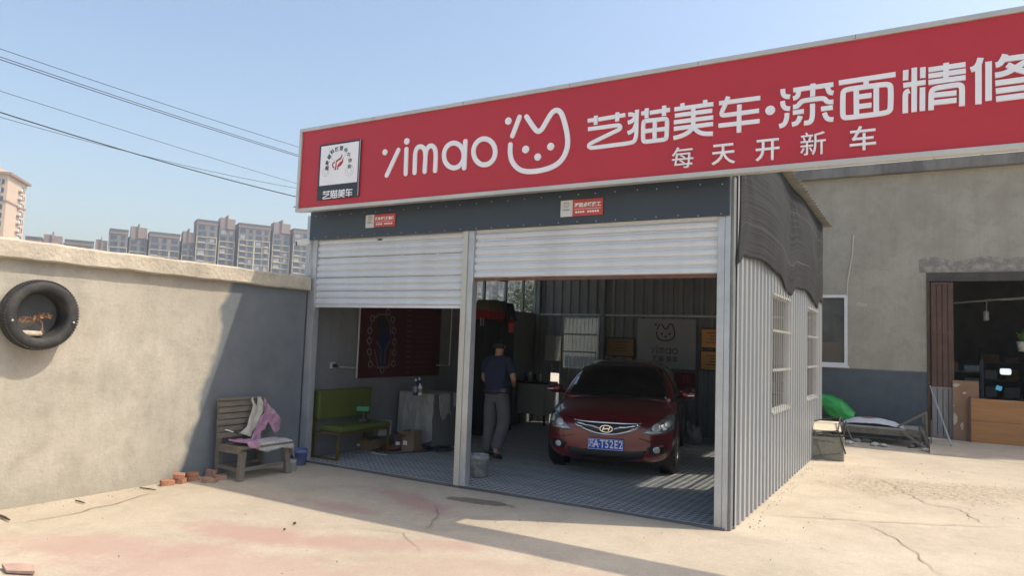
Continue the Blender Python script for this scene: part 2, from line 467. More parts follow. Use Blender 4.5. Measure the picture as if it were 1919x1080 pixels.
def text(name, body, size, m, parent, pos, right, up, bold=0.0, ext=0.003, sx=1.0):
    me = text_mesh(body, size, bold, ext).copy(); me.materials.clear(); me.materials.append(m)
    r = Vector(right).normalized(); u = Vector(up).normalized(); n = r.cross(u)
    M = Matrix((( r.x * sx, u.x, n.x, pos[0]), (r.y * sx, u.y, n.y, pos[1]), (r.z * sx, u.z, n.z, pos[2]), (0, 0, 0, 1)))
    me.transform(M)
    return link(name, me, parent)
def gridpoly(poly, cell):
    """2-D polygon cut into cells: returns verts2d, faces"""
    bm = bmesh.new()
    bm.faces.new([bm.verts.new((p[0], p[1], 0)) for p in poly])
    xs = [p[0] for p in poly]; ys = [p[1] for p in poly]
    for ax, lo, hi in ((0, min(xs), max(xs)), (1, min(ys), max(ys))):
        k = max(1, int((hi - lo) / cell))
        for i in range(1, k + 1):
            c = lo + (hi - lo) * i / (k + 1)
            co = (c, 0, 0) if ax == 0 else (0, c, 0); no = (1, 0, 0) if ax == 0 else (0, 1, 0)
            bmesh.ops.bisect_plane(bm, geom=bm.verts[:] + bm.edges[:] + bm.faces[:], plane_co=co, plane_no=no, dist=1e-6)
    bm.verts.ensure_lookup_table(); bm.verts.index_update()
    v = [(x.co.x, x.co.y) for x in bm.verts]; f = [tuple(q.index for q in x.verts) for x in bm.faces]
    bm.free(); return v, f
def sheet(poly, cell, fn):
    v, f = gridpoly(poly, cell); mb = MB(); mb.v = [Vector(fn(*p)) for p in v]; mb.f = f; return mb

def corrugated(name, m, parent, org, u, nrm, length, z0, z1, pitch=0.2, depth=0.03, top=0.35, phase=0.0, nz=1):
    """one trapezoid-ribbed steel sheet standing from z0 to z1 along u"""
    org = Vector(org); u = Vector(u); nrm = Vector(nrm)
    prof = []
    s = -phase
    while s < length:
        for a, d in ((0, 0), (0.42, 0), (0.52, 1), (0.90, 1), (1.0, 0)):
            t = s + a * pitch
            if 0 <= t <= length: prof.append((t, d * depth))
        s += pitch
    def dep(t):
        a = ((t + phase) / pitch) % 1.0
        return depth * (0 if a < .42 else (a - .42) / .10 if a < .52 else 1 if a < .90 else (1 - a) / .10)
    prof = [(0, dep(0))] + prof + [(length, dep(length - 1e-6))]
    mb = MB()
    q = [prof[0]]
    for p in prof[1:]:
        if p[0] - q[-1][0] > 1e-4: q.append(p)
    o = 0
    for (t, d) in q:
        b = org + u * t + nrm * d
        mb.v += [Vector((b.x, b.y, z0)), Vector((b.x, b.y, z1))]
    for i in range(len(q) - 1): mb.f.append((2 * i, 2 * i + 2, 2 * i + 3, 2 * i + 1))
    return mb.build(name, m, parent, solid=0.0015)

# ------------------------------------------------------------------ palette
steel = mat('galvanised_steel', (0.50, 0.525, 0.54), 0.42, 0.55, 0.12, 4, 0.1, 30, dirt=(0.30, 0.28, 0.25), dirt_amt=0.4)
steel_d = mat('dull_steel', (0.22, 0.23, 0.235), 0.5, 0.4, 0.15, 4, 0.1, 30)
cream_post = mat('sun_bleached_post', (0.56, 0.55, 0.49), 0.5, 0.25, 0.12, 3, 0.1, 30, dirt=(0.34, 0.29, 0.22), dirt_amt=0.5, stretch=(1, 1, .3))
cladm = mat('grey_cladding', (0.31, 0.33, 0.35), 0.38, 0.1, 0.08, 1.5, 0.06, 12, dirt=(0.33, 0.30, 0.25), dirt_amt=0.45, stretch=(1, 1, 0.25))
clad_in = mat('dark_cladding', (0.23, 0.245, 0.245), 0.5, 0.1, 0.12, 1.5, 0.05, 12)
fascia_m = mat('slate_fascia', (0.040, 0.054, 0.072), 0.42, 0.0, 0.08, 1.2, 0.04, 8)
shutter_m = mat('white_grey_shutter', (0.66, 0.685, 0.70), 0.42, 0.1, 0.06, 2, 0.03, 20, dirt=(0.40, 0.39, 0.37), dirt_amt=0.35)
rust = mat('rusty_edge', (0.16, 0.075, 0.05), 0.7, 0.2, 0.3, 8, 0.2, 50)
red_face = mat('sign_red', (0.49, 0.028, 0.042), 0.45, 0.0, 0.05, 0.7, 0.02, 4, spec=0.5)
sign_white = mat('sign_white', (0.86, 0.86, 0.87), 0.4, 0.0, 0.03, 3)
sign_frame_m = mat('sign_frame', (0.56, 0.55, 0.50), 0.4, 0.35, 0.1, 2, 0.05, 20)
black_m = mat('black_plastic', (0.022, 0.024, 0.027), 0.45, 0, 0.1, 5)
navy_board = mat('navy_board', (0.030, 0.037, 0.05), 0.4, 0, 0.1, 5)
rubber = mat('rubber', (0.030, 0.030, 0.031), 0.75, 0, 0.25, 6, 0.2, 40, dirt=(0.11, 0.10, 0.085), dirt_amt=0.6, dirt_scale=4)
white_m = mat('white_paint', (0.72, 0.72, 0.70), 0.5, 0, 0.06, 5)
dark_m = mat('dark_room', (0.30, 0.31, 0.32), 0.8, 0, 0.2, 2)
window_glass = glass_material('window_glass', dust_amt=0.10)
dusty_glass = glass_material('dusty_glass', (0.55, 0.53, 0.48), 0.07)
black_glass = mat('dark_window', (0.045, 0.055, 0.065), 0.12, 0.0, 0.3, 0.15, spec=0.6)
wood_grey = mat('weathered_wood', (0.20, 0.175, 0.14), 0.85, 0, 0.35, 3, 0.5, 40, dirt=(0.10, 0.085, 0.065), dirt_amt=0.6, stretch=(6, 1, 6))
brick_m = mat('orange_brick', (0.38, 0.17, 0.10), 0.9, 0, 0.22, 9, 0.5, 60, dirt=(0.5, 0.36, 0.26), dirt_amt=0.5, dirt_scale=9)
brick_p = mat('pale_brick', (0.36, 0.215, 0.15), 0.9, 0, 0.22, 9, 0.5, 60, dirt=(0.4, 0.32, 0.25), dirt_amt=0.6, dirt_scale=9)

# ------------------------------------------------------------------ ground
g = MB()
# finer sheet near the camera with a very slight unevenness, one sheet to the horizon
xs = [-900, -300, -100, -40, -20] + [-12 + i * 0.6 for i in range(37)] + [14, 22, 40, 100, 300, 900]
ys = [-500, -100, -30, -8] + [-2 + i * 0.6 for i in range(31)] + [20, 26, 40, 90, 250, 600, 1400]
o = len(g.v)
for x in xs:
    for y in ys:
        near = 1.0 if (-7 < x < 6 and 0 < y < 15) else 0.0
        g.v.append(Vector((x, y, near * 0.012 * (noise.noise(Vector((x * .5, y * .5, 0))) - 0.4))))
for i in range(len(xs) - 1):
    for j in range(len(ys) - 1):
        a = i * len(ys) + j; g.f.append((a, a + len(ys), a + len(ys) + 1, a + 1))
ground = struct(g.build('ground', ground_material(), smooth=True))
ground['label'] = 'pale sandy concrete yard with pinkish stains and cracks'
crack_m = mat('crack', (0.30, 0.25, 0.19), 0.95, 0, 0.2, 20)
def crack(px, w=0.012, jit=0.05):
    pts = [gz(*p) for p in px]; fine = []
    for a, b in zip(pts, pts[1:]):
        n = max(3, int((b - a).length / 0.06))
        for i in range(n):
            t = i / n; p = a.lerp(b, t)
            p += Vector((noise.noise(p * 5.1), noise.noise(p * 5.7 + Vector((7, 3, 1))), 0)) * jit
            fine.append((p.x, p.y))
    mb = MB(); o = 0
    for i, p in enumerate(fine):
        d = Vector(fine[min(i + 1, len(fine) - 1)]) - Vector(fine[max(i - 1, 0)])
        d = d.normalized() if d.length > 1e-6 else Vector((1, 0))
        ww = w * (0.35 + 1.0 * abs(noise.noise(Vector((p[0] * 9, p[1] * 9, 2)))) + 0.2)
        ww *= min(1, i / 6 + .15, (len(fine) - 1 - i) / 6 + .15)
        mb.v += [Vector((p[0] - d.y * ww / 2, p[1] + d.x * ww / 2, 0.004)), Vector((p[0] + d.y * ww / 2, p[1] - d.x * ww / 2, 0.004))]
    for i in range(len(fine) - 1): mb.f.append((2 * i, 2 * i + 2, 2 * i + 3, 2 * i + 1))
    return mb.build('crack', crack_m, ground)
crack([(1430, 966), (1600, 976), (1760, 984), (1919, 990)], 0.014, 0.03)
crack([(1605, 978), (1660, 1000), (1705, 1030), (1730, 1052), (1770, 1085)], 0.013, 0.06)
crack([(1640, 895), (1740, 945), (1800, 955), (1850, 985)], 0.018, 0.08)
crack([(815, 945), (822, 965), (806, 985), (800, 1003)], 0.018, 0.05)
crack([(0, 985), (130, 966), (290, 925), (330, 918)], 0.016, 0.04)
crack([(640, 985), (760, 1000), (790, 1040)], 0.008, 0.05)
# old seam where the wall meets the yard
gravel = MB()
for k in range(620):
    t = random.random()
    if t < 0.16: p = gz(random.uniform(0, 430), 0, 0) if False else Vector((-7.2 + abs(random.gauss(0, .12)), random.uniform(2.6, 6.6), 0))
    elif t < 0.6: p = Vector((random.gauss(0.0, .9), random.gauss(10.7, .9), 0))
    elif t < 0.75: p = Vector((-1.5 + abs(random.gauss(0, .06)), random.uniform(6.8, 13.2), 0))
    else: p = Vector((random.uniform(-6.5, 2), random.uniform(3.0, 10), 0))
    if -7.1 < p.x < -1.56 and p.y > 6.6: continue
    s = random.uniform(.003, .010) * (1.5 if random.random() < .06 else 1)
    vs = [p + Vector((math.cos(a) * s * random.uniform(.7, 1.2), math.sin(a) * s * random.uniform(.7, 1.2), 0.0)) for a in (0.3, 2.0, 3.6, 5.0)]
    gravel.add(vs + [p + Vector((random.uniform(-.3, .3) * s, random.uniform(-.3, .3) * s, s * 1.1))], [(0, 1, 4), (1, 2, 4), (2, 3, 4), (3, 0, 4)])
go = gravel.build('gravel', mat('gravel', (0.33, 0.29, 0.23), 0.9, 0, 0.4, 30))
tag(go, 'scattered small grit and gravel on the concrete yard', 'gravel', kind='stuff')
# loose dark sticks and bits on the yard
stick_m = mat('dark_stick', (0.06, 0.048, 0.038), 0.9, 0, 0.3, 10)
for (a, b, w, lab) in (((141, 941), (159, 946), .02, 'short dark stick lying on the sand near the brick row'),
                       ((-4, 968), (18, 978), .03, 'dark stick at the foot of the wall below the tyre'),
                       ((262, 917), (292, 921), .02, 'thin dark twig lying left of the orange bricks')):
    p, q = gz(*a), gz(*b); mb = MB()
    mb.tube([p + Vector((0, 0, .012)), p.lerp(q, .5) + Vector((.01, .0, .014)), q + Vector((0, 0, .012))], [w * .3, w * .36, w * .2], 6)
    tag(mb.build('stick', stick_m), lab, 'stick')
for i, (px, s, lab) in enumerate((((1012 - 460, 983), .016, 'larger dark pebble in front of the shaded strip'), ((533, 994), .012, 'smaller dark pebble beside the larger dark one'))):
    p = gz(*px); mb = MB(); mb.lathe([(s * .6, 0), (s, s * .5), (s * .7, s), (s * .2, s * 1.15)], 7, p)
    tag(mb.build('pebble', stick_m), lab, 'pebble')
p = gz(40, 1070); mb = MB(); mb.add([p + Vector(q) for q in ((-.16, -.05, .006), (.0, -.09, .006), (.17, .0, .006), (.06, .05, .006), (-.07, .03, .006))] + [p + Vector(q) for q in ((-.16, -.05, .03), (.0, -.09, .022), (.17, .0, .028), (.06, .05, .034), (-.07, .03, .03))],
    [(5, 6, 7, 8, 9), (0, 1, 6, 5), (1, 2, 7, 6), (2, 3, 8, 7), (3, 4, 9, 8), (4, 0, 5, 9)])
tag(mb.build('concrete_flake', mat('pink_flake', (0.44, 0.30, 0.24), 0.9, 0, 0.2, 10)), 'broken pinkish concrete flake at the lower left corner', 'rubble')

# ------------------------------------------------------------------ yard wall on the left
WX = -7.2
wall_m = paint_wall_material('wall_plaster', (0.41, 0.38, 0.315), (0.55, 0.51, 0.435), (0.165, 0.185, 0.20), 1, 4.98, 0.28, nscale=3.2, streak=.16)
cop_m = mat('coping_cement', (0.48, 0.43, 0.345), 0.9, 0, 0.2, 2.2, 0.6, 25, dirt=(0.27, 0.245, 0.20), dirt_amt=0.7, dirt_scale=2.5)
yard_wall = thing('yard_wall', 'long plastered yard wall with cement coping and grey paint near the shed', 'wall', (WX - .12, 3.2, 0))
mb = MB()
def wallface(u, v):
    y = -3.0 + u * 9.78; z = v * 2.29
    return (WX + 0.012 * noise.noise(Vector((y * .9, z * .9, 3))), y, z)
mb.grid(wallface, 60, 14)
n0 = len(mb.v)
mb.add([(WX - .02, -3, 0), (WX - .24, -3, 0), (WX - .24, 6.78, 0), (WX - .02, 6.78, 0), (WX - .02, -3, 2.28), (WX - .24, -3, 2.28), (WX - .24, 6.78, 2.28), (WX - .02, 6.78, 2.28)],
       [(0, 1, 5, 4), (1, 2, 6, 5), (2, 3, 7, 6), (4, 5, 6, 7)])
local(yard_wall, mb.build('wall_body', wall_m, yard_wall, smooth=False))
mb = MB()
def cope(u, v):
    y = -3.0 + u * 9.775
    ring = [(-7.50, 2.27), (-7.50, 2.44), (-7.30, 2.46), (-7.13, 2.45), (-7.115, 2.43), (-7.115, 2.285), (-7.13, 2.27), (-7.50, 2.27)]
    k = int(round(v * 7)); a = ring[k]
    q = Vector((y * 1.7, a[1] * 3, a[0])); j = 0.012 * noise.noise(q) + 0.006 * noise.noise(q * 4) - .012 * max(0, noise.noise(q * 2.7 + Vector((9, 0, 0))) - .35)
    return (a[0] + j, y, a[1] + j)
mb.grid(cope, 260, 7)
e = len(mb.v) - 8
mb.f.append(tuple(e + i for i in range(7)))
local(yard_wall, mb.build('coping', cop_m, yard_wall))

# tyre hung on the wall
ty = thing('tyre', 'old black car tyre fixed flat on the yard wall as a planter', 'tyre', (WX, 3.43, 1.77))
mb = MB()
prof = [(.195, .02), (.215, .155), (.222, .175), (.235, .185), (.262, .192), (.29, .188), (.31, .172), (.322, .14), (.325, .10), (.322, .06), (.31, .03), (.27, .008), (.21, .004), (.195, .02)]
mb.lathe([(r, h) for r, h in prof], 56, (0, 0, 0), 'x', cap=False)
mb.build('tyre_body', rubber, ty, smooth=True, merge=True)
mb = MB()
for k in range(72):     # shoulder tread blocks
    a = 2 * math.pi * k / 72
    c = Vector((0.155, math.cos(a) * .3150, math.sin(a) * .3150)); rot = Matrix.Rotation(a, 3, 'X')
    mb.box(c - Vector((.026, .006, .009)), c + Vector((.022, .006, .009)), rot)
    c = Vector((0.10, math.cos(a + .04) * .3220, math.sin(a + .04) * .3220)); rot = Matrix.Rotation(a + .04, 3, 'X')
    mb.box(c - Vector((.022, .005, .010)), c + Vector((.022, .005, .010)), rot)
mb.build('tread', rubber, ty)
mb = MB(); mb.lathe([(.0, .012), (.215, .012)], 40, (0, 0, 0), 'x', cap=False)
mb.build('backing', mat('grey_backing', (0.075, 0.08, 0.083), 0.8, 0, 0.2, 6), ty)
mb = MB()
for s, h in ((-1, .0), (1, .0)):
    mb = MB(); mb.lathe([(.010, .19), (.010, .207), (.005, .209)], 8, (0, s * .262, -.06), 'x'); mb.build('bolt', steel, ty)
dp = thing('dried_plant', 'withered brown bonsai-like plant standing inside the tyre', 'plant', (WX + .09, 3.41, 1.60))
twig = mat('dry_twig', (0.20, 0.12, 0.075), 0.9, 0, 0.3, 20)
mb = MB(); mb.tube([(0, .05, -.01), (.0, .062, .05), (.0, .055, .10), (.01, .02, .13)], [.012, .009, .008, .005], 6)
mb.tube([(0, .055, .10), (.0, -.03, .135), (0, -.10, .15)], [.007, .006, .004], 6); mb.build('stem', twig, dp)
mb = MB()
for k in range(150):
    t = random.uniform(-.14, .12); c = Vector((random.uniform(-.035, .04), t, .14 + .03 * math.sin(t * 20) + random.gauss(0, .013)))
    d = Vector((random.gauss(0, 1), random.gauss(0, 1), random.gauss(0, 1))).normalized(); s = d.orthogonal().normalized()
    l = random.uniform(.008, .018); mb.add([c - d * l, c + s * l * .5, c + d * l, c - s * l * .5], [(0, 1, 2, 3)])
mb.build('leaves', mat('dry_leaf', (0.30, 0.17, 0.095), 0.85, 0, 0.4, 30), dp)['kind'] = 'stuff'
st = MB(); st.lathe([(.06, 0), (.10, .0), (.105, .02), (.09, .045), (.0, .05)], 14, (0, 0, 0)); 
so = st.build('soil_mound', mat('pale_soil', (0.42, 0.36, 0.27), 0.95, 0, 0.2, 20, 0.5), None, smooth=True); so.location = (WX + .09, 3.35, 1.575)
so.scale = (.75, 1.2, 1); tag(so, 'pale dry soil mound in the bottom of the tyre', 'soil')

# ------------------------------------------------------------------ repair shed
YF = 6.80; XL = -7.2; XR = -1.6; YB = 13.35; ZR = 3.92
shed = thing('repair_shed', 'grey ribbed-steel car repair shed open at the front', 'shed', ((XL + XR) / 2, (YF + YB) / 2, 0))
def sp(o): return local(shed, o)
def boxpart(name, m, a, b, bev=0.004, parent=None):
    return sp(MB().box(a, b).build(name, m, parent or shed, bev=bev)) if parent is None else MB().box(a, b).build(name, m, parent, bev=bev)
# front posts
boxpart('post', steel, (XL + .005, YF, 0), (-7.075, YF + .10, 3.30))
boxpart('post', cream_post, (-4.685, YF - .015, 0), (-4.615, YF + .085, 2.97))
boxpart('post', steel, (-4.613, YF, 0), (-4.535, YF + .10, 2.97))
boxpart('guide_rail', steel, (-1.725, YF + .005, 0), (-1.655, YF + .085, 2.97))
boxpart('post', steel, (-1.652, YF, 0), (-1.60, YF + .10, 3.34))
boxpart('corner_trim', steel_d, (-1.598, YF + .012, 0), (-1.572, YF + .11, 3.34))
boxpart('post', steel, (-7.30, YF + .02, 2.47), (-7.215, YF + .10, 3.3))
boxpart('rain_flashing', steel_d, (-7.60, YF + .02, 3.44), (-7.21, YF + .20, 3.452), 0)
# rear / side frame seen inside
boxpart('post', steel_d, (-5.68, YB - .12, 0), (-5.60, YB - .04, ZR))
boxpart('post', steel_d, (XR - .10, YB - .12, 0), (XR - .02, YB - .04, ZR))
boxpart('post', steel_d, (XL + .03, YB - .12, 0), (XL + .11, YB - .04, ZR))
boxpart('rail', steel, (XL + .12, YB - .10, 2.26), (-5.69, YB - .05, 2.30))
boxpart('rail', steel, (-5.59, YB - .10, 2.26), (XR - .11, YB - .05, 2.30))
for z in (.85, 3.0):
    boxpart('rail', steel_d, (XR - .075, YF + .12, z), (XR - .025, YB - .13, z + .05))
for y in (9.0, 11.2):
    boxpart('roof_beam', steel_d, (XL + .05, y, 3.72), (XR - .05, y + .07, 3.84))
# fascia with screws
fas = boxpart('fascia_panel', fascia_m, (-7.19, YF - .035, 2.955), (-1.605, YF - .004, 3.34), 0.003)
sc = MB().lathe([(.0065, 0), (.0065, -.004), (.003, -.006)], 6, (0, 0, 0), 'y').mesh('screw'); sc.materials.append(steel)
for k in range(26):
    for z in (2.975, 3.27):
        s = link('screw', sc, shed); sp(s); s.location = (-7.1 + k * .2165 + random.uniform(-.02, .02), YF - .036, z + random.uniform(-.008, .008))
# roller shutters, every slat its own piece
def shutter(x0, x1, zb, n, pitch, label):
    top = 2.99
    root = MB().box((x0, YF + .03, zb), (x1, YF + .05, zb + .035)).build('roller_shutter', rust if x0 > -5 else shutter_m, shed, bev=0.003)
    sp(root); root['label'] = label
    me = MB()
    pr = [(0, 0), (-.016, .012), (-.021, .035), (-.017, .06), (-.006, .073), (0, .078), (-.001, pitch + .001)]
    me.grid(lambda u, v: (x0 + u * (x1 - x0), YF + .045 + pr[int(round(v * 6))][0], pr[int(round(v * 6))][1]), 1, 6)
    mm = me.mesh('slat', smooth=False); mm.materials.append(shutter_m)
    z = zb + .036; k = 0
    while z < top:
        s = link('slat', mm, root); s.location = (0, random.uniform(-.0015, .0015), z); s.rotation_euler = (0, random.uniform(-.0006, .0006), 0)
        z += pitch + 0.0015
    return root
shutter(-7.073, -4.687, 2.045, 10, .088, 'pale steel roller shutter pulled half down over the left bay')
shutter(-4.533, -1.727, 2.365, 7, .088, 'pale steel roller shutter rolled up high over the car bay')
boxpart('keyhole_plate', black_m, (-6.02, YF + .012, 2.905), (-5.95, YF + .016, 2.925), 0)
# roof: corrugated steel with a ragged overhang on the right
mb = MB(); n = 96
for i in range(n + 1):
    y = YF - .05 + (YB + .22 - YF + .05) * i / n; z = ZR + .018 * math.sin(i * math.pi / 1.5)
    mb.v += [Vector((XL - .25, y, z)), Vector((XR + .19 + .012 * math.sin(i * 2.1), y, z))]
for i in range(n): mb.f.append((2 * i, 2 * i + 2, 2 * i + 3, 2 * i + 1))
sp(mb.build('roof_sheet', mat('old_roof', (0.27, 0.27, 0.255), 0.6, 0.3, 0.2, 3), shed, solid=0.002))
boxpart('eave_beam', steel_d, (XR - .06, YF + .11, 3.80), (XR - .005, YB - .005, 3.895))
boxpart('eave_beam', steel_d, (XL - .10, YF + .11, 3.80), (XL - .03, YB - .005, 3.895))
# right side cladding, one sheet at a time, left open at the two windows
WINS = ((8.74, 9.94), (11.60, 12.70)); WZ = (0.95, 2.35)
def clad_run(y0, y1, z0, z1):
    y = y0
    while y < y1 - 1e-4:
        l = min(0.8, y1 - y)
        if y1 - y - l < .15: l = y1 - y
        sp(corrugated('cladding_sheet', cladm, shed, (XR, y, 0), (0, 1, 0), (1, 0, 0), l, z0, z1, 0.2, 0.042, phase=(y - YF) % 0.2))
        y += l
edges = [YF + .112, WINS[0][0], WINS[0][1], WINS[1][0], WINS[1][1], YB]
for i in range(5):
    if i % 2 == 0: clad_run(edges[i], edges[i + 1], 0.0, ZR - .03)
    else: clad_run(edges[i], edges[i + 1], 0.0, WZ[0]); clad_run(edges[i], edges[i + 1], WZ[1], ZR - .03)
bar_m = mat('pale_bar', (0.40, 0.40, 0.38), 0.55, 0.1, 0.15, 6, dirt=(0.33, 0.27, 0.2), dirt_amt=0.4)
for (a, b) in WINS:
    w = MB()
    w.box((XR - .02, a, WZ[0]), (XR + .035, a + .035, WZ[1])); w.box((XR - .02, b - .035, WZ[0]), (XR + .035, b, WZ[1]))
    w.box((XR - .02, a + .035, WZ[0]), (XR + .035, b - .035, WZ[0] + .035)); w.box((XR - .02, a + .035, WZ[1] - .035), (XR + .035, b - .035, WZ[1]))
    wf = sp(w.build('side_window', steel, shed, bev=0.002))
    MB().add([(XR, a + .036, WZ[0] + .036), (XR, b - .036, WZ[0] + .036), (XR, b - .036, WZ[1] - .036), (XR, a + .036, WZ[1] - .036)], [(0, 1, 2, 3)]).build('pane', dusty_glass, wf)
    for z in (1.45, 1.92):
        MB().box((XR + .036, a - .02, z - .015), (XR + .056, b + .02, z + .015)).build('cross_bar', bar_m, wf)
    MB().box((XR + .036, a - .02, WZ[1] - .01), (XR + .056, b + .02, WZ[1] + .02)).build('cross_bar', bar_m, wf)
    MB().box((XR + .036, a - .02, WZ[0] - .02), (XR + .056, b + .02, WZ[0] + .01)).build('cross_bar', bar_m, wf)
    nb = 9 if b - a > 1.15 else 8
    bm_ = MB().tube([(0, 0, WZ[0] - .018), (0, 0, WZ[1] + .018)], .0042, 6).mesh('bar'); bm_.materials.append(bar_m)
    for k in range(nb):
        q = link('bar', bm_, wf); q.location = (XR + .064, a + .02 + (b - a - .04) * k / (nb - 1), 0)
# left wall inside: masonry below, cladding above, window band at the back
in_wall = paint_wall_material('shed_inner_wall', (0.19, 0.20, 0.205), (0.215, 0.225, 0.23), (0.10, 0.12, 0.115), 2, 5.0, 0.0, -1.0)
boxpart('left_wall', in_wall, (XL - .24, YF + .105, 0), (XL, YB + .1, 2.30), 0)
y = YF + .12
while y < 10.55:
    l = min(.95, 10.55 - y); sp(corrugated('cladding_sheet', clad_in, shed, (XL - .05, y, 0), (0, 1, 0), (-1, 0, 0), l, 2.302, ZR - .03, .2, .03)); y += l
wf = sp(MB().box((XL - .075, 10.56, 3.741), (XL - .018, YB - .01, 3.79)).build('rear_left_window', steel_d, shed))
for yy in (10.56, 11.25, 12.05, 12.75, YB - .06): MB().box((XL - .07, yy, 2.302), (XL - .02, yy + .05, 3.74)).build('mullion', steel_d, wf)
for a, b in ((10.61, 11.25), (11.30, 12.05), (12.10, 12.75), (12.80, YB - .06)):
    MB().box((XL - .048, a, 2.303), (XL - .044, b, 3.74)).build('pane', window_glass, wf)
    MB().box((XL - .068, a + .001, 3.02), (XL - .022, b - .001, 3.06)).build('cross_bar', steel_d, wf)
# back wall, with a barred window and a door left ajar
DX0, DX1 = -6.82, -6.62          # gap of the back door
BW = (-6.55, -5.72, 1.15, 2.24)  # barred window
def backrun(x0, x1, z0, z1):
    x = x0
    while x < x1 - 1e-4:
        l = min(.8, x1 - x)
        if x1 - x - l < .15: l = x1 - x
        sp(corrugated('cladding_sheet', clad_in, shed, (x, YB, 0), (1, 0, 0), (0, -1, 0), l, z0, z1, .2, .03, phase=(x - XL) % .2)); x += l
backrun(XL, DX0, 0, ZR - .02); backrun(DX0, DX1, 1.05, ZR - .02); backrun(DX1, BW[0], 0, ZR - .02)
backrun(BW[0], BW[1], 0, BW[2]); backrun(BW[0], BW[1], BW[3], ZR - .02); backrun(BW[1], XR, 0, ZR - .02)
w = MB()
w.box((BW[0], YB - .06, BW[2]), (BW[0] + .035, YB - .005, BW[3])); w.box((BW[1] - .035, YB - .06, BW[2]), (BW[1], YB - .005, BW[3]))
w.box((BW[0] + .035, YB - .06, BW[2]), (BW[1] - .035, YB - .005, BW[2] + .035)); w.box((BW[0] + .035, YB - .06, BW[3] - .035), (BW[1] - .035, YB - .005, BW[3]))
wf = sp(w.build('barred_window', steel, shed))
for k in range(9):
    x = BW[0] + .07 + k * (BW[1] - BW[0] - .14) / 8
    MB().tube([(x, YB - .075, BW[2] + .01), (x, YB - .075, BW[3] - .01)], .006, 6).build('bar', steel, wf)
for z in (1.5, 1.86): MB().box((BW[0] + .036, YB - .10, z), (BW[1] - .036, YB - .086, z + .03)).build('cross_bar', steel_d, wf)
MB().box((BW[0] + .036, YB - .03, BW[2] + .036), (BW[1] - .036, YB - .026, BW[3] - .036)).build('pane', window_glass, wf)
# perforated floor tiles on the shed floor
fl = struct(MB().box((XL + .001, YF - .02, 0.001), (XR - .02, YB - .01, 0.018)).build('shed_floor', mat('shed_concrete', (0.125, 0.125, 0.12), 0.85, 0, 0.35, 1.3, 0.2, 30)))
fl['label'] = 'dark shed floor under grey perforated plastic tiles'
ts = 0.395
t = MB()
for k in range(5):
    a = .006 + k * ts / 5
    t.box((a, 0, .0195), (a + .028, ts - .004, .0235))
for k in range(5):
    a = .006 + k * ts / 5
    t.box((0, a, .0200), (ts - .004, a + .028, .0245))
tm = t.mesh('floor_tile')
tile_m = mat('grey_tile', (0.36, 0.375, 0.38), 0.6, 0, 0.32, 1.5, 0.05, 30, dirt=(0.50, 0.47, 0.42), dirt_amt=0.6, dirt_scale=1.2)
tm.materials.append(tile_m)
nx, ny = 13, 16
for i in range(nx):
    for j in range(ny):
        x = XL + .06 + i * .42; y = YF + .005 + j * .405
        if x + .4 > XR - .03: continue
        q = link('floor_tile', tm, fl); q.location = (x, y, random.uniform(0, .0015)); q.scale = (1.066, 1.028, 1)

# ------------------------------------------------------------------ shade net over the right side
def net_low(y):
    k = [(6.86, 2.50), (7.1, 2.60), (7.9, 2.64), (8.9, 2.60), (9.75, 2.44), (9.95, 2.42), (10.3, 2.55), (11.2, 2.58), (12.3, 2.46), (12.62, 2.40), (12.9, 2.56), (13.3, 2.52)]
    for (a, za), (b, zb) in zip(k, k[1:]):
        if a <= y <= b:
            t = (y - a) / (b - a); t = t * t * (3 - 2 * t); return za + (zb - za) * t
    return k[-1][1] if y > 12 else k[0][1]
mb = MB(); NU, NV = 200, 50
def netf(u, v):
    # v: 0 top, 1 bottom; anchored at three places along its foot, belly between
    y = 6.87 + u * (13.33 - 6.87)
    zt = 3.885; zb = net_low(y); z = zt + (zb - zt) * v
    k = [6.87, 9.85, 12.6, 13.33]
    s = 0
    for a, b in zip(k, k[1:]):
        if a <= y <= b + 1e-6: s = math.sin(math.pi * (y - a) / (b - a)) * min(1, (b - a) / 2)
    x = XR + .055 + .075 * s * math.sin(math.pi * min(1, v * .75 + .12)) + .012 * noise.noise(Vector((y * 2, z * 2, 0)))
    for ya, za in ((9.85, 2.45), (12.6, 2.42), (6.9, 2.5), (6.9, 3.8), (9.85, 3.85), (12.6, 3.85)):
        dy, dz = y - ya, z - za; rr_ = math.hypot(dy, dz) + .02; x += .009 * math.exp(-rr_ / .55) * math.sin(math.atan2(dz, dy) * 13 + ya) * min(1, rr_ / .1)
    x = max(x, XR + .046)
    yy = y
    if u < .12: yy += .11 * (1 - u / .12) * math.sin(math.pi * v)      # slack front hem curving in
    return (x, yy, z)
mb.grid(netf, NU, NV)
net = mb.build('shade_net', net_material(), smooth=True, solid=0.003)
uvl = net.data.uv_layers.new(name='UVMap')
for p in net.data.polygons:
    for li in p.loop_indices:
        vi = net.data.loops[li].vertex_index; uvl.data[li].uv = ((vi // (NV + 1)) / NU * 6.4, (vi % (NV + 1)) / NV * 1.3)
tag(net, 'dark grey woven shade net draped along the top of the shed side', 'shade net')

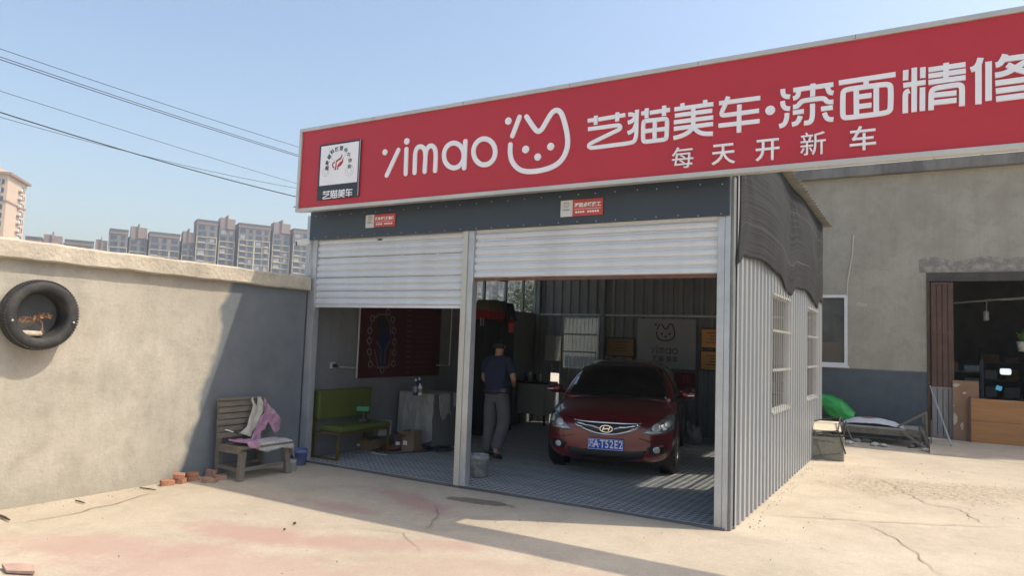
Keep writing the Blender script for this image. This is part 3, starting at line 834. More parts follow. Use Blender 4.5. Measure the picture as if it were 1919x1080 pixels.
# ------------------------------------------------------------------ big sign
SY = 6.50
sign = thing('shop_sign', 'long red shop signboard with white raised lettering above the shed front', 'sign', (-2.2, 6.65, 3.29))
def sg(o): return local(sign, o)
SX0, SX1, SZ0, SZ1 = -7.18, 2.35, 3.285, 4.405
sg(MB().box((SX0 + .04, SY, SZ0 + .04), (SX1 - .04, SY + .03, SZ1 - .04)).build('sign_face', red_face, sign))
fw = .045
sg(MB().box((SX0, SY - .022, SZ0), (SX1, SY + .075, SZ0 + fw)).build('frame_rail', sign_frame_m, sign, bev=.004))
sg(MB().box((SX0, SY - .022, SZ1 - fw), (SX1, SY + .075, SZ1)).build('frame_rail', sign_frame_m, sign, bev=.004))
sg(MB().box((SX0, SY - .022, SZ0 + fw + .001), (SX0 + fw, SY + .075, SZ1 - fw - .001)).build('frame_rail', sign_frame_m, sign, bev=.004))
sg(MB().box((SX1 - fw, SY - .022, SZ0 + fw + .001), (SX1, SY + .075, SZ1 - fw - .001)).build('frame_rail', sign_frame_m, sign, bev=.004))
for x in (-5.9, -4.55, -3.2, -1.85, -.5, .85):     # joints of the frame rail
    sg(MB().box((x, SY - .0245, SZ1 - fw + .004), (x + .006, SY - .0222, SZ1 - .002)).build('frame_joint', steel_d, sign))
sg(MB().box((SX0 + .05, SY + .04, SZ0 + .05), (SX1 - .05, SY + .06, SZ1 - .05)).build('back_sheet', steel_d, sign))
for x in (2.25,):
    sg(MB().bar((x, SY + .10, SZ1 - .1), (-1.7 if x < 0 else x - 1.2 if x > 1 else -1.65, YF + .3 if x < 1 else SY + .10, 3.7 if x < 1 else SZ0 + .1), .04).build('brace', steel_d, sign))
for x in (-7.13, -4.6, -1.64): sg(MB().box((x - .025, SY + .076, 3.45), (x + .025, YF + .02, 3.50)).build('bracket', steel_d, sign))
for x in (-7.13, -4.6, -1.64): sg(MB().box((x - .03, YF + .021, 3.345), (x + .03, YF + .08, ZR - .05)).build('bracket_post', steel_d, sign))
RG = {1: (1095, 170, 9.0), 2: (1255, 160, 9.0), 3: (1425, 125, 8.307), 4: (1560, 125, 9.82), 5: (1680, 90, 8.307), 6: (1800, 80, 8.31), 7: (710, 190, 6.75), 8: (930, 190, 7.2), 9: (590, 240, 7.71)}
def SP(reg, p):
    ox, oy, s = RG[reg]; q = gy(ox + p[0] / s, oy + p[1] / s, SY); return (q.x, q.z)
def s3(u, v, d): return Vector((u, SY - .0005 - d, v))
# every glyph: (name, region, width, round, [strokes]);  a stroke is (points, curved, closed)
def S(*p): return (list(p), False, False)
def K(*p): return (list(p), True, False)
def O(*p): return (list(p), True, True)
GL = []
GL.append(('glyph', 1, .040, False, [S((65, 510), (170, 494)), S((202, 425), (197, 575)), S((245, 488), (697, 412)), S((566, 370), (560, 522))]))
GL.append(('glyph', 1, .040, False, [K((70, 652), (300, 622), (540, 588), (606, 585), (618, 640), (560, 675), (350, 775), (150, 872), (80, 915), (95, 968), (170, 965), (470, 925), (770, 888), (850, 860), (882, 770), (886, 640), (888, 480), (896, 325)),
    K((748, 408), (800, 398), (850, 420), (885, 450)), K((742, 542), (800, 525), (850, 480), (890, 420)), K((740, 720), (810, 690), (860, 630), (880, 560)),
    S((968, 390), (1032, 378)), S((1060, 302), (1058, 468)), S((1112, 378), (1450, 325)), S((1355, 258), (1350, 430)),
    O((1000, 700), (1003, 540), (1030, 515), (1200, 500), (1380, 475), (1404, 500), (1400, 650), (1394, 790), (1370, 828), (1200, 848), (1030, 868), (1000, 850)),
    S((1198, 520), (1193, 835)), S((1020, 690), (1385, 646))]))
GL.append(('glyph', 2, .040, False, [S((85, 408), (740, 318)), S((220, 305), (222, 380)), S((603, 250), (605, 330)), S((95, 515), (722, 430)), S((78, 628), (738, 543)), S((78, 738), (735, 655)),
    S((405, 370), (405, 690)), K((405, 640), (385, 740), (300, 815), (180, 868), (72, 893)), K((410, 690), (450, 765), (540, 815), (640, 824), (732, 818))]))
GL.append(('glyph', 2, .040, False, [S((838, 305), (1530, 215)), K((992, 192), (940, 330), (885, 450), (880, 505), (940, 508), (1200, 472), (1510, 430)), S((828, 685), (1520, 605)), S((1180, 328), (1172, 800))]))
GL.append(('dot', 3, .0, False, [((156, 682), 74)]))
GL.append(('glyph', 3, .040, False, [K((352, 352), (354, 430), (395, 470), (465, 470)), K((348, 540), (354, 610), (395, 655), (465, 655)), K((418, 725), (412, 820), (375, 905), (297, 932)),
    S((515, 370), (1138, 280)), S((820, 268), (815, 470)), K((600, 350), (597, 430), (565, 485), (513, 500)), K((1045, 310), (1060, 375), (1090, 410), (1138, 413)),
    K((512, 635), (580, 625), (625, 565), (665, 535), (810, 515), (960, 497), (1005, 505), (1040, 550), (1085, 557), (1138, 552)), S((510, 722), (680, 698)), S((948, 665), (1130, 638)),
    K((625, 775), (600, 845), (560, 890), (495, 907)), K((815, 585), (815, 790), (785, 865), (740, 880), (682, 885)), K((1000, 725), (1025, 795), (1070, 828), (1138, 828))]))
GL.append(('glyph', 4, .042, False, [S((120, 302), (1163, 145)), S((625, 210), (620, 370)), O((193, 700), (195, 510), (215, 445), (290, 420), (620, 375), (960, 328), (1060, 340), (1076, 420), (1072, 720), (1060, 820), (950, 862), (600, 905), (260, 948), (200, 930), (192, 850)),
    S((440, 410), (445, 915)), S((808, 365), (808, 870)), S((460, 565), (722, 530)), S((460, 742), (722, 712))]))
GL.append(('glyph', 5, .040, False, [S((145, 348), (142, 505)), S((278, 312), (275, 998)), S((412, 305), (408, 470)), S((105, 588), (455, 538)), K((203, 668), (150, 690), (138, 740), (138, 850), (138, 1017)), S((405, 620), (403, 982)),
    S((497, 348), (1075, 262)), S((497, 445), (1078, 362)), S((497, 545), (1075, 465)), S((773, 240), (772, 520)), K((538, 972), (540, 800), (545, 680), (600, 632), (780, 605), (950, 578), (1010, 590), (1020, 650), (1018, 780), (1018, 908)), S((560, 745), (935, 705)), S((560, 860), (935, 820))]))
GL.append(('glyph', 6, .043, False, [K((310, 242), (285, 335), (235, 400), (158, 428)), S((278, 345), (278, 962)), S((435, 300), (435, 908)), K((545, 355), (610, 340), (655, 275), (697, 188)), S((640, 270), (989, 222), (1190, 190)),
    K((535, 515), (680, 490), (800, 430), (930, 350), (1080, 262)), K((725, 350), (850, 410), (960, 445), (1060, 462), (1190, 458)), S((540, 640), (1190, 552)), S((548, 762), (1190, 680)), S((552, 885), (1190, 805))]))
GL.append(('dot', 7, 0, False, [((83, 645), 33)])); GL.append(('letter', 7, .056, True, [S((255, 615), (105, 940))]))
GL.append(('letter', 7, .056, True, [S((355, 605), (345, 920)), ((360, 507), 36)]))
GL.append(('letter', 7, .056, True, [K((458, 905), (462, 760), (466, 650), (490, 585), (540, 568), (585, 600), (597, 680), (591, 780), (585, 892)), K((597, 690), (605, 620), (640, 568), (685, 560), (722, 610), (727, 700), (722, 790), (717, 880))]))
GL.append(('letter', 7, .056, True, [O(*[(955 + 130 * math.cos(a) , 686 + 162 * math.sin(a)) for a in [R(30 * k) for k in range(12)]]), S((1100, 507), (1085, 845))]))
GL.append(('letter', 7, .056, True, [O(*[(1340 + 142 * math.cos(a), 640 + 170 * math.sin(a)) for a in [R(30 * k) for k in range(12)]])]))
GL.append(('cat_outline', 8, .054, True, [S((320, 212), (224, 468)), K((414, 208), (520, 370), (570, 415), (620, 385), (690, 260), (755, 150), (825, 112), (890, 160), (945, 350), (972, 500), (965, 640), (900, 790), (780, 885), (600, 940), (430, 955), (310, 925), (215, 820), (190, 700), (197, 585))]))
for c_, r_ in (((168, 267), 45), ((402, 650), 48), ((740, 612), 48), ((565, 753), 46)): GL.append(('cat_dot', 8, 0, False, [(c_, r_)]))
def glyph_mesh(entry, to2, to3, wscale=1.0, d0=.014):
    nm, reg, w, rnd, strokes = entry; mb = MB()
    for i, s in enumerate(strokes):
        dep = d0 + i * .0006
        if len(s) == 2:
            c = to2(reg, s[0]); e = to2(reg, (s[0][0] + s[1], s[0][1])); r2 = to2(reg, (s[0][0], s[0][1] + s[1]))
            r = ((Vector(e) - Vector(c)).length + (Vector(r2) - Vector(c)).length) / 2
            disc(mb, c, r, to3, dep)
        else:
            pts = [to2(reg, p) for p in s[0]]
            if s[1]: pts = smooth_loop(pts, 2) if s[2] else smooth_line(pts, 2)
            ribbon(mb, pts, w * wscale, to3, dep, s[2], rnd)
    return mb
for e in GL:
    sg(glyph_mesh(e, SP, s3).build(e[0], sign_white, sign))
for ch, (px, py) in zip('每天开新车', ((1280, 297), (1356, 289), (1439, 281), (1524, 271), (1617, 261))):
    q = gy(px, py, SY)
    sg(text('small_glyph', ch, .222, sign_white, sign, (q.x, SY - .012, q.z - .012), (1, 0, 0), (0, 0, 1), .0 if ch in '每新' else .0022, .011))
# black plaque with emblem on the sign
a = gy(602, 262, SY); b = gy(673, 360, SY)
plaque = sg(MB().box((a.x, SY - .02, 3.415), (b.x, SY - .001, 4.145)).build('plaque', navy_board, sign, bev=.002))
pw = b.x - a.x
MB().box((a.x + .035, SY - .024, 3.60), (b.x - .025, SY - .0202, 4.12)).build('white_panel', sign_white, plaque)
MB().box((b.x - .004, SY - .026, 3.42), (b.x + .004, SY - .018, 4.14)).build('edge_strip', steel, plaque)
def p3(u, v, d): return Vector((u, SY - .0243 - d, v))
plaque_red = mat('emblem_red', (0.42, 0.03, 0.035), 0.45); ink = mat('black_ink', (0.02, 0.022, 0.026), 0.5)
mb = MB()
flatpoly(mb, [SP(9, p) for p in ((412, 378), (418, 415), (395, 455), (345, 490), (328, 520), (328, 475), (365, 450), (398, 420))], p3, .002)
flatpoly(mb, [SP(9, p) for p in ((434, 428), (428, 500), (395, 550), (360, 572), (358, 606), (338, 606), (350, 545), (372, 510), (410, 478))], p3, .002)
flatpoly(mb, [SP(9, p) for p in ((335, 500), (334, 560), (322, 610), (300, 612), (318, 560), (322, 515))], p3, .002)
ribbon(mb, smooth_line([SP(9, p) for p in ((312, 498), (280, 515), (276, 560), (300, 578))], 2), .018, p3, .0025)
mb.build('emblem', plaque_red, plaque)
arc = ((200, 585, 80), (205, 510, 70), (232, 425, 52), (275, 352, 32), (338, 315, 12), (405, 302, -4), (465, 330, -28), (508, 390, -48), (528, 472, -72), (518, 560, -88))
for ch, (x, y, an) in zip('国家级科技型中小企业', arc):
    q = SP(9, (x, y)); an = R(an)
    text('small_glyph', ch, .062, ink, plaque, (q[0], SY - .0255, q[1]), (math.cos(an), 0, math.sin(an)), (-math.sin(an), 0, math.cos(an)), .0015, .001)
# the four traced characters again, small, on the plaque foot
g0 = SP(1, (65, 640)); g1 = SP(2, (1530, 400)); span = g1[0] - g0[0]
k = (pw - .20) / span
for e in GL[:4]:
    def t2(reg, p):
        q = SP(reg, p); return (a.x + .105 + (q[0] - g0[0]) * k, 3.515 + (q[1] - 3.98) * k)
    glyph_mesh(e, t2, lambda u, v, d: Vector((u, SY - .0203 - d, v)), k * 1.05, .002).build('small_glyph', sign_white, plaque)
ring_m = mat('pale_ring', (0.55, 0.56, 0.57), 0.5)
for (cx, cy, r) in ((175, 640, 70), (175, 640, 40), (520, 620, 80), (520, 620, 45), (360, 300, 190)):
    c = SP(9, (cx, cy)); rr = r / 7.71 * .0065; mb = MB()
    pts = [(c[0] + rr * math.cos(t), c[1] + rr * math.sin(t)) for t in [R(i * 12) for i in range(31)]]
    pts = [p for p in pts if a.x + .04 < p[0] < b.x - .03 and 3.605 < p[1] < 4.115]
    runs = [[]]
    for p in pts:
        if runs[-1] and (Vector(p) - Vector(runs[-1][-1])).length > rr * .3: runs.append([])
        runs[-1].append(p)
    for rn in runs:
        if len(rn) > 2: ribbon(mb, rn, .006, p3, .0006)
    if mb.f: mb.build('printed_ring', ring_m, plaque)

# the maker's mark (cat face and word) at any place and size
def logo(parent, pos, right, up, width, m, name='printed_mark', chars=True):
    r = Vector(right).normalized(); u = Vector(up).normalized(); n = r.cross(u); pos = Vector(pos)
    c8 = SP(8, (570, 540)); w8 = SP(8, (1000, 540))[0] - SP(8, (160, 540))[0]
    c7 = SP(7, (790, 690)); w7 = SP(7, (1515, 690))[0] - SP(7, (50, 690))[0]
    def to3(x, y, d): return pos + r * x + u * y + n * (d + .0006)
    mb = MB()
    for e in GL:
        if e[1] == 8:
            k = width * .72 / w8
            f = lambda reg, p, k=k: ((SP(reg, p)[0] - c8[0]) * k, (SP(reg, p)[1] - c8[1]) * k + width * .33)
        elif e[1] == 7:
            k = width / w7
            f = lambda reg, p, k=k: ((SP(reg, p)[0] - c7[0]) * k, (SP(reg, p)[1] - c7[1]) * k - width * .33)
        else: continue
        mm = glyph_mesh(e, f, to3, k * .8, .0008); mb.add(mm.v, mm.f)
    o = mb.build(name, m, parent)
    return o
# two small red and white labels on the fascia
lab_red = mat('label_red', (0.52, 0.075, 0.06), 0.45); lab_w = mat('label_white', (0.62, 0.63, 0.62), 0.45)
def small_label(p0, p1, body, label):
    yy = YF - .037
    a = gy(*p0, yy); b = gy(*p1, yy)
    x0, x1, z1, z0 = a.x, b.x, a.z, b.z
    t = thing('small_label', label, 'label', (x0, yy, z0), 0, 'labels on the fascia')
    xm = x0 + (x1 - x0) * .29
    local(t, MB().box((x0, yy - .012, z0), (xm - .001, yy, z1)).build('white_half', lab_w, t))
    local(t, MB().box((xm, yy - .012, z0), (x1, yy, z1)).build('red_half', lab_red, t))
    local(t, logo(t, ((x0 + xm) / 2, yy - .0125, (z0 + z1) / 2 + .012), (1, 0, 0), (0, 0, 1), (xm - x0) * .6, ink))
    w = (x1 - xm)
    n = len(body)
    local(t, text('lettering', body, w * .88 / n, sign_white, t, ((xm + x1) / 2, yy - .0135, z0 + (z1 - z0) * .64), (1, 0, 0), (0, 0, 1), .0016, .001))
    mb = MB()
    mb.box((xm + .02, yy - .0135, z0 + (z1 - z0) * .40), (x1 - .02, yy - .0122, z0 + (z1 - z0) * .40 + .004))
    for i in range(10):
        if i == 4: continue
        x = xm + .035 + i * (w - .07) / 10
        mb.box((x, yy - .0135, z0 + (z1 - z0) * .18), (x + (w - .07) / 14, yy - .0122, z0 + (z1 - z0) * .29))
    local(t, mb.build('fine_print', sign_white, t))
small_label((687, 404), (741, 424), '原车漆数据复原', 'small white and red label on the fascia over the left bay')
small_label((1052, 377), (1130, 402), '漆面点喷施工', 'small white and red label on the fascia over the car bay')

# ------------------------------------------------------------------ plastered workshop behind, on the right
WY = 16.2
bld = thing('workshop_building', 'old plastered workshop with grey-painted skirting and a wide dark doorway', 'building', (1.5, WY + 3, 0))
def bp_(o): return local(bld, o)
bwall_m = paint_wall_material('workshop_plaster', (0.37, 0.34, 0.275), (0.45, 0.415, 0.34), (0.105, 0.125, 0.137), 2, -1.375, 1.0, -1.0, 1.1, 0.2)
def wallbox(a, b): bp_(MB().box(a, b).build('wall_panel', bwall_m, bld))
DX, DXE, DZ = 0.02, 3.3, 3.33
W0, W1, WZ0, WZ1 = -2.05, -1.40, 1.42, 2.90
wallbox((-8.0, WY, 0), (W0, WY + .24, 5.38)); wallbox((W0, WY, 0), (W1, WY + .24, WZ0)); wallbox((W0, WY, WZ1), (W1, WY + .24, 5.38))
wallbox((W1, WY, 0), (DX, WY + .24, 5.38)); wallbox((DX, WY, DZ), (DXE, WY + .24, 5.38)); wallbox((DXE, WY, 0), (7.5, WY + .24, 5.38))
par_m = mat('stained_parapet', (0.22, 0.21, 0.19), 0.9, 0, 0.2, 2, 0.4, 30, dirt=(0.09, 0.088, 0.08), dirt_amt=0.8, dirt_scale=2.5, stretch=(1, 1, .25))
bp_(MB().box((-8.1, WY - .14, 5.382), (7.6, WY + .3, 5.60)).build('parapet', par_m, bld, bev=.01))
for x in (-.2, .15, .95, 1.75, 2.6): bp_(MB().box((x, WY + .0, 5.601), (x + .05, WY + .06, 5.72)).build('roof_peg', par_m, bld))
bp_(MB().box((-8.0, WY + .25, 5.2), (7.5, WY + 9, 5.35)).build('roof_slab', dark_m, bld))
for a, b in (((-8.0, WY + .25, 0), (-7.8, WY + 9, 5.19)), ((7.3, WY + .25, 0), (7.5, WY + 9, 5.19)), ((-7.79, WY + 8.8, 0), (7.29, WY + 9, 5.19))):
    bp_(MB().box(a, b).build('inner_wall', dark_m, bld))
bp_(MB().box((-7.78, WY + .25, .002), (7.28, WY + 8.79, .05)).build('inner_floor', dark_m, bld))
# lintel with raw patched plaster
lint_m = mat('raw_cement', (0.27, 0.25, 0.215), 0.95, 0, 0.25, 5, 0.6, 35, dirt=(0.52, 0.48, 0.41), dirt_amt=0.8, dirt_scale=5)
mb = MB()
mb.grid(lambda u, v: (DX - .12 + u * 3.5, WY - .006 - .02 * abs(noise.noise(Vector((u * 9, v * 2, 0)))) * (1 - abs(2 * v - 1)), DZ + .01 + v * (.26 + .10 * noise.noise(Vector((u * 8, 1, 0))))), 60, 8)
bp_(mb.build('patched_plaster', lint_m, bld, smooth=True))
rustb = mat('brown_steel', (0.115, 0.066, 0.048), 0.65, 0.2, 0.25, 5, 0.2, 40, dirt=(0.14, 0.075, 0.05), dirt_amt=0.5)
bp_(MB().box((DX + .001, WY - .03, DZ - .17), (DXE - .001, WY + .1, DZ - .001)).build('lintel_beam', mat('dark_beam', (0.075, 0.066, 0.055), 0.8, 0, 0.25, 6), bld, bev=.006))
bp_(MB().box((DX + .002, WY - .02, 0), (DX + .06, WY + .10, DZ - .172)).build('door_jamb', rustb, bld, bev=.004))
# folding door leaf standing open at the left jamb
leaf = bp_(MB().box((DX + .075, WY - .055, .12), (DX + .45, WY - .04, DZ - .20)).build('door_leaf', rustb, bld)); leaf['label'] = 'brown steel folding door leaf with pale worn lower half'
worn = mat('worn_pale_plank', (0.30, 0.285, 0.28), 0.8, 0, 0.3, 4, 0.3, 40, dirt=(0.10, 0.08, 0.065), dirt_amt=0.7, dirt_scale=4, stretch=(3, 3, .6))
for k in range(4):
    x = DX + .08 + k * .093
    MB().box((x, WY - .075, 1.09), (x + .08, WY - .0555, DZ - .24)).build('panel', rustb, leaf, bev=.006)
    MB().box((x, WY - .077, .14), (x + .08, WY - .0555, 1.05)).build('plank', worn, leaf, bev=.004)
for z, m_ in ((1.05, worn), (2.13, rustb), (DZ - .24, rustb), (.115, brick_p)): MB().box((DX + .078, WY - .09, z), (DX + .45, WY - .0772, z + .045)).build('cross_bar', m_, leaf)
# white window at the left
wf = bp_(MB().box((W0, WY - .02, WZ0), (W1, WY + .06, WZ0 + .06)).build('window', white_m, bld))
MB().box((W0, WY - .02, WZ1 - .06), (W1, WY + .06, WZ1)).build('frame', white_m, wf)
MB().box((W0, WY - .02, WZ0 + .061), (W0 + .06, WY + .06, WZ1 - .061)).build('frame', white_m, wf)
MB().box((W1 - .06, WY - .02, WZ0 + .061), (W1, WY + .06, WZ1 - .061)).build('frame', white_m, wf)
MB().box((W0 + .06, WY + .01, WZ0 + .061), (W1 - .06, WY + .016, WZ1 - .061)).build('pane', window_glass, wf)
MB().box((W0 - .03, WY - .05, WZ0 - .04), (W1 + .03, WY + .0, WZ0 - .001)).build('sill', white_m, wf)
mb = MB(); mb.box((W0 - .3, WY + .5, WZ0 - .3), (W1 + .1, WY + .55, WZ0 + .48)); tag(mb.build('reflection_board', mat('reflection_orange', (0.36, 0.15, 0.06), 0.6, 0, 0.15, 3)), 'orange-brown board added behind the workshop window as its brownish reflection', 'board')  # added board, gives the pane the tone of a brownish reflection
# cable conduit on the wall, chip mark
mb = MB(); a = gy(1600, 440, WY - .02); b = gy(1597, 480, WY - .02); c = gy(1588, 530, WY - .02); d = gy(1587, 556, WY - .02)
mb.tube([a, b, c, d], .012, 6); bp_(mb.build('cable', mat('pale_cable', (0.55, 0.51, 0.44), 0.6), bld))
p = gy(1615, 571, WY); mb = MB(); flatpoly(mb, [(p.x - .11, p.z), (p.x - .05, p.z + .045), (p.x + .03, p.z + .03), (p.x + .10, p.z + .02), (p.x + .08, p.z - .04), (p.x - .02, p.z - .05)], lambda u, v, d_: Vector((u, WY - d_, v)), .004)
bp_(mb.build('chipped_plaster', mat('chip', (0.5, 0.46, 0.38), 0.95, 0, 0.3, 15, 0.5), bld))
# concrete apron in front of the doorway
ap = MB(); ap.add([(.05, 14.35, 0), (5.5, 13.4, 0), (5.5, WY - .001, 0), (.05, WY - .001, 0), (.05, 14.5, .05), (5.5, 13.55, .05), (5.5, WY - .001, .11), (.05, WY - .001, .11)],
                  [(4, 5, 6, 7), (0, 1, 5, 4), (3, 0, 4, 7), (1, 2, 6, 5)])
apo = struct(ap.build('apron', mat('apron_concrete', (0.50, 0.41, 0.30), 0.9, 0, 0.14, 1.2, 0.3, 40, dirt=(0.33, 0.27, 0.2), dirt_amt=0.5))); apo['label'] = 'raised concrete apron at the workshop doorway'
# things in and by the doorway
ply = mat('orange_plywood', (0.43, 0.205, 0.075), 0.6, 0, 0.14, 2, 0.1, 20, stretch=(.5, 1, 6), dirt=(0.27, 0.12, 0.045), dirt_amt=0.4)
t = thing('plywood_sheet', 'wide orange plywood barrier standing across the workshop doorway', 'board', (1.6, 15.98, .1))
for z0, z1 in ((.095, .50), (.505, .92)):
    local(t, MB().box((.72, 15.96, z0), (3.1, 15.985, z1)).build('plank', ply, t, bev=.003))
local(t, MB().box((.69, 15.94, .09), (.725, 15.955, .95)).build('batten', rustb, t))
brd = mat('brown_board', (0.27, 0.165, 0.10), 0.8, 0, 0.15, 3, 0.1, 30)
t = thing('brown_panel', 'brown board with peeling pale patches beside the plywood', 'board', (.55, 16.05, .1))
local(t, MB().box((.44, 16.03, .10), (.86, 16.055, 1.24)).build('board_face', brd, t, bev=.003))
peel = mat('peeling_patch', (0.52, 0.45, 0.33), 0.9, 0, 0.2, 12)
for (px, py, w, h, sd_) in ((1792, 722, .17, .07, 1), (1808, 737, .07, .05, 2), (1782, 760, .16, .04, 3), (1790, 785, .11, .24, 4), (1803, 800, .05, .16, 5)):
    q = gy(px, py, 16.028); rr = random.Random(sd_); n_ = 11
    pts = [(min(.855, max(.445, q.x + w * .5 * math.cos(6.283 * i / n_) * rr.uniform(.5, 1.2))), max(.12, q.z + h * .5 * math.sin(6.283 * i / n_) * rr.uniform(.5, 1.2))) for i in range(n_)]
    mb = MB(); flatpoly(mb, pts, lambda u, v, d_: Vector((u, 16.0295 - d_, v)), .002); local(t, mb.build('peeling_patch', peel, t))
p0 = gy(1743, 724, 15.95); p1 = gz(1783, 836, .10)
tag(MB().tube([p0, p1], .016, 8).build('metal_pole', mat('grey_pole', (0.4, 0.4, 0.4), 0.4, 0.5)), 'thin grey metal pole leaning against the folding door', 'pole')
q = gz(1750, 824, .11); tag(MB().tube([q + Vector((-.16, .05, .01)), q + Vector((0, .12, .012)), q + Vector((.2, .0, .01)), q + Vector((0, -.03, .01)), q + Vector((-.15, .0, .01))], .009, 6).build('white_strip', white_m), 'thin white plastic strip lying on the concrete by the door', 'strip')
# in the dark room
lamp = thing('hanging_lamp', 'small pale lamp hanging in the dark workshop doorway', 'lamp', tuple(gy(1848, 592, 18.0)))
MB().lathe([(.02, .10), (.05, .09), (.055, -.09), (.02, -.11)], 10).build('lamp_body', mat('lamp_grey', (0.5, 0.5, 0.48), 0.5), lamp)
MB().tube([(0, 0, .1), (.02, 0, .35), (.3, 0, .33), (.9, .3, .4)], .008, 5).build('cord', white_m, lamp)
a = gy(1772, 572, 17.6); b = gy(1919, 560, 17.6); tag(MB().tube([a + Vector((-.3, 0, 0)), b + Vector((.8, 0, .1))], .018, 6).build('pipe', mat('grey_pipe', (0.3, 0.3, 0.3), 0.5)), 'grey pipe running across inside the workshop doorway', 'pipe')
q = gy(1884, 697, 21.0); tag(MB().box(q - Vector((.11, .05, .075)), q + Vector((.12, .05, .075))).build('lit_opening', mat('daylight_screen', (0.8, 0.88, 0.9), 0.5, emit=0.7), bev=.045), 'small bright white light at the back of the dark workshop', 'light')
q = gy(1872, 728, 20.5); tag(MB().box(q - Vector((.06, .02, .055)), q + Vector((.06, .02, .055)), roty(.3)).build('blue_screen', mat('blue_screen', (0.08, 0.33, 0.5), 0.4, emit=0.5), bev=.015), 'small blue glowing screen deep in the workshop', 'screen')
junk = mat('dim_junk', (0.16, 0.17, 0.175), 0.7, 0, 0.3, 6)
t = thing('stored_machine', 'dim grey machine standing inside the workshop doorway', 'machine', tuple(gy(1850, 760, 19.5)))
for a, b in (((-.75, -.3, -.9), (.9, .3, -.15)), ((-.6, -.25, -.149), (-.1, .25, .12)), ((.05, -.2, -.149), (.7, .2, .02))): MB().box(a, b).build('casing', junk, t, bev=.04)
MB().tube([(-.9, -.32, .28), (-.4, -.32, .12), (.2, -.32, .1), (.75, -.32, .13)], .05, 7).build('arm', junk, t)
# potted plant hung at the right edge of the doorway
t = thing('hanging_plant', 'potted green plant hanging at the right of the workshop doorway', 'plant', tuple(gy(1916, 650, 17.2)))
MB().lathe([(.07, -.10), (.10, .1), (.09, .1), (.06, -.08)], 14).build('pot', mat('pale_pot', (0.5, 0.48, 0.4), 0.6), t, smooth=True)
mb = MB()
for k in range(26):
    a = random.uniform(0, 6.28); l = random.uniform(.15, .38); d = Vector((math.cos(a) * .5, math.sin(a) * .5, 1)).normalized(); s = d.cross(Vector((0, 0, 1))).normalized() * .018
    c = Vector((0, 0, .08)); mb.add([c - s, c + s, c + d * l * .6 + s * 1.4, c + d * l + Vector((0, 0, -.06)), c + d * l * .6 - s * 1.4], [(0, 1, 2, 3, 4)])
mb.build('leaves', mat('leaf_green', (0.07, 0.14, 0.03), 0.6, 0, 0.3, 20), t)['kind'] = 'stuff'

# low pallet bed against the workshop wall, with sacks
bed = thing('low_pallet_bed', 'low weathered wooden platform against the grey workshop skirting', 'platform', (-.75, 15.55, 0))
BX0, BX1, BY0, BY1 = -1.55, .78, -.42, .5
for i in range(7):
    y0 = BY0 + i * .13
    MB().box((-.95, y0, .285), (.62, y0 + .122, .31)).build('plank', mat('bleached_plank', (0.36, 0.34, 0.31), 0.85, 0, 0.2, 4, 0.3, 30), bed, bev=.003)
MB().box((-.97, BY0 - .03, .18), (.66, BY0 - .002, .285)).build('side_board', wood_grey, bed, bev=.003)
MB().box((-.97, .46, .18), (.66, .488, .284)).build('side_board', wood_grey, bed, bev=.003)
for x, y in ((-.93, BY0), (.6, BY0), (-.93, .42), (.6, .42)): MB().box((x, y, 0), (x + .06, y + .05, .179)).build('leg', wood_grey, bed)
MB().bar((.35, BY0 - .05, .27), (.72, BY0 - .16, .02), .04).build('brace', wood_grey, bed)
MB().bar((.2, BY0 + .2, .02), (.45, BY0 + .1, .25), .035).build('brace', wood_grey, bed)
fr = thing('broken_chair_frame', 'broken grey wooden chair frame leaning at the end of the platform', 'chair frame', (-.05, 15.2, 0))
for a, b, w in (((-.42, 0, .34), (.05, .05, .64), .035), ((.05, .05, .66), (.06, .0, .02), .035), ((.0, .25, .55), (.02, .3, .02), .035), ((-.28, -.05, .30), (.02, -.1, .28), .05), ((.0, .05, .45), (.02, .28, .42), .03), ((-.05, -.12, .40), (.10, -.15, .01), .03), ((.13, .1, .5), (.12, .1, .02), .02)):
    MB().bar(a, b, w).build('rail', wood_grey, fr, bev=.003)
def lump(name, m, label, cat, c, sx, sy, sz, seed, sub=24, rz=0.0, tiltx=0.0, amp=.25, freq=3.0, base=True):
    mb = MB()
    def f(u, v):
        th = u * 2 * math.pi; ph = v * math.pi
        p = Vector((math.sin(ph) * math.cos(th), math.sin(ph) * math.sin(th), math.cos(ph)))
        k = 1 + amp * noise.noise(p * freq + Vector((seed, seed * 2, 0))) + amp * .4 * noise.noise(p * freq * 3 + Vector((seed, 1, 5)))
        q = Vector((p.x * sx * k, p.y * sy * k, p.z * sz * k))
        if base and q.z < -sz * .55: q.z = -sz * .55
        return rotz(rz) @ (rotx(tiltx) @ q)
    mb.grid(f, sub * 2, sub)
    o = mb.build(name, m, None, smooth=True, merge=True); o.location = c
    return tag(o, label, cat)
green = mat('green_plastic', (0.035, 0.36, 0.075), 0.35, 0, 0.25, 6, 0.35, 25)
q = gy(1570, 785, 15.82); q.z = .312
mb = MB()
def bagf(u, v):        # bag lying with its tied neck up against the shed corner
    t = v; r = (.10 + .16 * math.sin(math.pi * min(1, t * 1.05))) * (1 - t * .45)
    a = u * 2 * math.pi; k = 1 + .18 * noise.noise(Vector((math.cos(a) * 2, math.sin(a) * 2, t * 5))) + .07 * noise.noise(Vector((math.cos(a) * 7, math.sin(a) * 7, t * 9)))
    c = Vector((.30 - t * .76, .0 + .1 * t, .07 + .42 * t ** 1.3 + .02))
    return c + Vector((.25 * r * k * math.sin(a), r * k * math.cos(a) * 1.1, max(-.075 - .2 * t, r * k * math.sin(a) * 1.0)))
mb.grid(bagf, 36, 26); o = mb.build('green_bag', green, None, smooth=True, merge=True); o.location = q; tag(o, 'bright green plastic bag slumped on the low wooden platform', 'bag')
